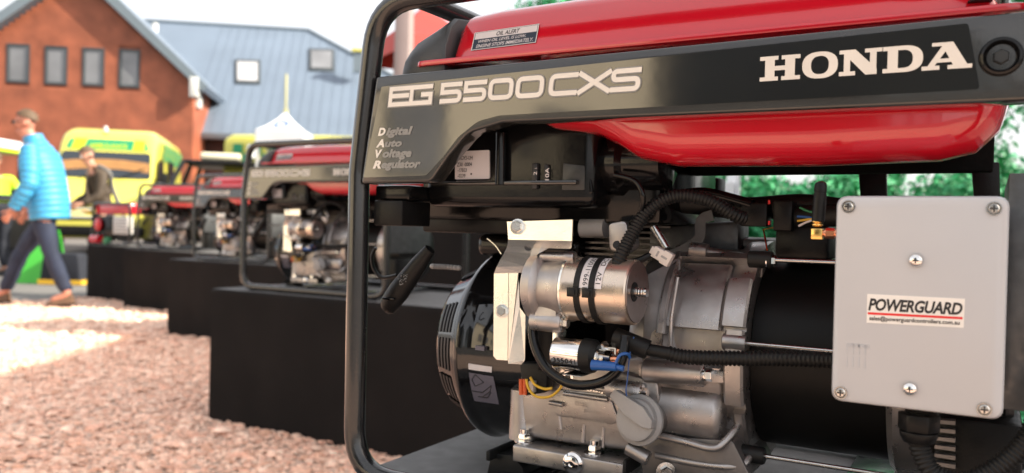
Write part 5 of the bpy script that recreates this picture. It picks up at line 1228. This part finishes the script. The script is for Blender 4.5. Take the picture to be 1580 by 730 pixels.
# green folding board and cream buggy roof at the left
pm('board green', (.06,.48,.05), .5, 0, .05, 5)
gb_ = G(66,436); ab = empty('folding_board', (gb_.x,gb_.y,.002), R(30), label='bright green folding board standing behind the striding man', cat='sign')
for s in (1, -1): MB().prism([Vector((-.20,s*.20,0)),Vector((.20,s*.20,0)),Vector((.16,s*.03,.62)),Vector((-.08,s*.03,.62))], (0,.02,0)).build('board', 'board green', ab)
kb = G(92,440); o = MB().prism(fillet([Vector((-.24,0,0)),Vector((.24,0,0)),Vector((.20,0,.36)),Vector((-.20,0,.36))], .05), (0,.22,0)).build('tool_bag', 'navy cloth', bevel=.02); o.location = (kb.x,kb.y,.003); o.rotation_euler = (0,0,R(30))
MB().box((0,.11,.03), (.50,.235,.05)).build('yellow_trim', 'wire yellow', o); tag(o, 'dark bag with a yellow base, beside the green folding board', 'bag')
q = D(-56,345,11.6); bu = empty('utility_buggy', (q.x,q.y,.003), R(30), label='dark utility buggy with a white and lime roof at the left edge', cat='buggy')
MB().prism(fillet([Vector((-1.0,-.6,1.72)),Vector((.62,-.6,1.72)),Vector((.42,-.6,1.86)),Vector((-1.0,-.6,1.92))], .03), (0,1.2,0)).build('roof', 'marquee white', bu, bevel=.02)
MB().box((-.2,0,1.695), (1.64,1.22,.05)).build('roof_edge', 'ambulance lime', bu)
for x in (-.9, .48):
    for y in (-.5, .5): MB().box((x,y,1.19), (.05,.05,1.0)).build('post', 'rubber black', bu)
MB().box((-.2,0,.52), (1.7,1.2,.42)).build('body', 'satin black', bu, bevel=.05); MB().box((-.35,0,.86), (.5,1.1,.26)).build('seat', 'rubber black', bu, bevel=.05)
sc_ = MB().box((.30,-.51,1.52), (.24,.03,.34)).build('screen', 'windscreen', bu, bevel=.01)
for x in (-.75, .4):
    for y in (-.6, .6): MB().lathe((x,y,.27), YA, [(-.08,.15),(-.08,.25),(-.06,.27),(.06,.27),(.08,.25),(.08,.15)], 20).build('wheel', 'tyre', bu)

# ------------------------------------------------------------------ trees and shrubs behind the nearest generator
pm('lawn', (.020,.062,.022), .9, 0, .35, 3, .6, 60)
pm('leaf', (1,1,1), .6, 0, .2, 3, attr='stone'); pm('bark', (.10,.075,.055), .85, 0, .3, 6, .8, 25)
def foliage(name, parent, clumps, n, size, pal, org=(0,0,0)):
    ctr = np.array([c[0] for c in clumps], float); rad = np.array([c[1] for c in clumps], float)
    k = rng.integers(0, len(clumps), n); d = rng.normal(size=(n,3)); d /= np.linalg.norm(d, axis=1)[:,None]
    p = ctr[k]+d*rad[k]*(rng.uniform(0,1,(n,1))**.45)
    nrm = d*.6+rng.normal(size=(n,3))*.7+np.array([0,0,.4]); nrm /= np.linalg.norm(nrm, axis=1)[:,None]
    u = np.cross(nrm, rng.normal(size=(n,3))); u /= np.linalg.norm(u, axis=1)[:,None]; v = np.cross(nrm, u)
    s = (size*rng.uniform(.6,1.3,n))[:,None]
    V = np.stack([p-u*s, p+v*s*.42+nrm*s*.12, p+u*s, p-v*s*.42+nrm*s*.12], 1)
    me = bpy.data.meshes.new(name); me.vertices.add(n*4); me.vertices.foreach_set('co', V.reshape(-1).astype(np.float32))
    F = np.arange(n*4, dtype=np.int32); me.loops.add(n*4); me.loops.foreach_set('vertex_index', F); me.polygons.add(n); me.polygons.foreach_set('loop_start', np.arange(0, n*4, 4, dtype=np.int32)); me.update(); me.validate()
    pal = np.array(pal); col = pal[rng.integers(0, len(pal), n)]*rng.uniform(.75,1.25,(n,1)); ca = np.ones((n,4,4), np.float32); ca[:,:,:3] = col[:,None,:]
    at = me.color_attributes.new('stone', 'FLOAT_COLOR', 'POINT'); at.data.foreach_set('color', ca.reshape(-1)); me.materials.append(MAT['leaf'])
    o = bpy.data.objects.new(name, me); C.objects.link(o); o.parent = parent; return o
GREEN = [(.035,.30,.11),(.05,.40,.16),(.025,.20,.07),(.08,.48,.21)]
def tree(label, c, h, spread, seed):
    r_ = random.Random(seed); root = empty('leafy_tree', c, label=label, cat='tree', group='trees behind the nearest generator')
    tp = [Vector((0,0,0)), Vector((.05,.03,h*.2)), Vector((-.04,.06,h*.45)), Vector((.05,0,h*.7)), Vector((0,.05,h*.9))]
    mb = MB().tube(smooth_path(tp, 4), [.16*(1-.85*i/16) for i in range(17)], 10); cl = []
    for k in range(11):
        z = h*r_.uniform(.28,.85); a = r_.uniform(0,6.28); l = spread*r_.uniform(.5,1)*(1.15-z/h*.6); e = Vector((math.cos(a)*l, math.sin(a)*l, z+l*.45))
        mb.tube(smooth_path([Vector((0,0,z)), e*.5+Vector((0,0,z*.5+.05)), e], 3), [.05,.045,.04,.032,.026,.018,.012], 6); cl.append((tuple(e), (spread*.42,spread*.42,spread*.32)))
    for k in range(7): a = r_.uniform(0,6.28); q_ = spread*r_.uniform(.2,.9); cl.append(((math.cos(a)*q_, math.sin(a)*q_, h*r_.uniform(.45,1.0)), (spread*.4,spread*.4,spread*.3)))
    mb.build('trunk', 'bark', root); foliage('crown', root, cl, 7000, .085, GREEN)
for px, dep, h, sp_, lab in ((1120,15.5,6.2,1.9,'leafy tree seen under the fuel tank left of the antenna'), (1330,14.0,6.0,1.9,'leafy tree rising behind the control box'), (1520,15.0,6.6,2.0,'leafy tree farthest right behind the generator'), (860,17.0,6.4,1.8,'leafy tree showing above the red tank, left of the others')):
    q = D(px,345,dep); tree(lab, (q.x,q.y,0), h, sp_, px)
def shrub(label, c, r0, h, n, size=.05):
    root = empty('shrub', c, label=label, cat='shrub', group='shrubs behind the nearest generator'); cl = []; mb = MB(); r_ = random.Random(int(c[0]*1000))
    for k in range(9):
        a = r_.uniform(0,6.28); e = Vector((math.cos(a)*r0*r_.uniform(.2,.8), math.sin(a)*r0*r_.uniform(.2,.8), h*r_.uniform(.35,.85))); mb.tube(smooth_path([Vector((0,0,0)), e*.4, e], 3), [.022,.02,.018,.015,.012,.009,.006], 6); cl.append((tuple(e), (r0*.5,r0*.5,h*.24)))
    mb.build('stem', 'bark', root); foliage('leaves', root, cl, n, size, GREEN)
SL = ['leftmost shrub, mostly hidden behind the dark engine parts', 'rounded shrub left of the white cabinet, under the tank', 'tall shrub directly behind the white cabinet', 'shrub seen just left of the black antenna', 'bushy shrub seen between the antenna and the first dark tank stay', 'shrub seen between the two dark tank stays above the control box', 'shrub behind the right hand dark tank stay', 'shrub at the right edge of the picture beyond the galvanised panel']
for (px, dep, r0_, h), sl_ in zip(((985,9.8,.8,1.6),(1045,9.8,.8,1.55),(1150,10.6,.9,1.75),(1235,9.6,.8,1.55),(1345,10.4,.95,1.8),(1440,9.6,.85,1.6),(1540,10.2,.9,1.8),(1640,9.4,.9,1.6)), SL):
    q = D(px,345,dep); shrub(sl_, (q.x,q.y,0), r0_, h, 6500, .055)
q = D(1585,650,1.75); root = empty('ground_ivy', (q.x,q.y,0), label='small leafy plant glimpsed at the lower right behind the generator', cat='plant')
mb = MB(); [mb.tube(smooth_path([Vector((0,0,0)), Vector((dx*.4,dy*.4,.22)), Vector((dx,dy,.42))], 3), .005, 6) for dx, dy in ((.1,.05),(-.12,.02),(.02,.14),(-.03,-.1))]; mb.build('stem', 'bark', root)
foliage('leaves', root, [((0,0,.32),(.2,.2,.18))], 260, .035, GREEN)
# white van-like shelter glimpsed between the shrubs
q = D(1108,345,8.6); o = MB().box((0,0,.65), (.20,.5,1.30)).box((.14,-.02,.70), (.05,.4,1.40)).build('white_cabinet', 'marquee white', bevel=.02); o.location = (q.x,q.y,.003); o.rotation_euler = (0,0,R(30)); tag(o, 'white cabinet glimpsed under the tank beside the green shrubs', 'cabinet')

MB().sheet([D(px,345,dp)*1-ZA*D(px,345,dp).z+ZA*.006 for px, dp in ((1000,2.3),(2300,2.3),(2300,30),(700,30),(760,6.2))]).build('lawn', 'lawn')['kind'] = 'structure'
q = D(680,345,4.9); ct = empty('added_dark_counter', (q.x,q.y,.004), R(6), label='black draped counter added to darken the gap through the nearest frame beside the starter grip', cat='counter')  # added dark block, keeps the view through the frame black
MB().box((.05,.2,.42), (.95,.5,.84)).build('drape', 'plinth cloth', ct, bevel=.012); MB().box((.05,.2,.85), (.99,.54,.02)).build('counter_top', 'cloth black', ct)
# ------------------------------------------------------------------ outside the picture: unseen buildings added to shade the stand and feed reflections
pm('added hall cladding', (.30,.29,.28), .6, 0, .1, .5, .2, 3); pm('added cream render', (.72,.63,.48), .85, 0, .1, .4)
hq = CF(6.6, 3.2); hh = 6.0; hall = empty('added_shade_hall', (hq.x,hq.y,0), R(30), label='unseen grey hall added right of the stand to shade it', cat='building')  # added out of view to cast shade over the generators
MB().box((4.5,0,hh/2), (9,8.6,hh)).build('wall', 'added hall cladding', hall); MB().box((4.5,0,hh+.06), (9.3,8.9,.12)).build('roof', 'roof steel', hall)  # wall and roof of the added unseen hall
for k in range(5): MB().box((-.02,-3.2+k*1.6,1.4), (.05,1.1,2.2)).build('door', 'window frame', hall)  # doors of the added unseen hall
cq = CF(-13, -9); cb_ = empty('added_cream_building', (cq.x,cq.y,0), R(30), label='unseen cream building added behind the camera for warm beige reflections', cat='building')  # added out of view so glossy parts reflect something warm and bright
MB().box((-3,4.5,2.6), (6,11,5.2)).build('wall', 'added cream render', cb_); MB().box((-3,4.5,5.3), (6.6,11.6,.2)).build('roof', 'roof steel', cb_)  # wall and roof of the added unseen cream building
for k in range(3):
    f_ = MB().box((.02,1.2+k*3.2,2.4), (.08,1.2,1.5)).build('window', 'window frame', cb_); MB().box((.065,1.2+k*3.2,2.4), (.02,1.0,1.3)).build('pane', 'window glass', f_)  # windows of the added unseen cream building

dq = CF(-15, -20); ds = empty('added_dark_shed', (dq.x,dq.y,0), R(30), label='unseen charcoal shed added behind the camera for dark reflections', cat='building')  # added out of view so the panel's right half reflects dark
MB().box((0,0,4), (14,12,8)).build('wall', 'window frame', ds); MB().box((0,0,8.1), (14.5,12.5,.2)).build('roof', 'roof steel', ds)  # wall and roof of the added unseen shed
for k in range(4): MB().box((7.02,-4+k*2.6,1.5), (.06,1.7,3.0)).build('door', 'barge steel', ds)  # doors of the added unseen shed
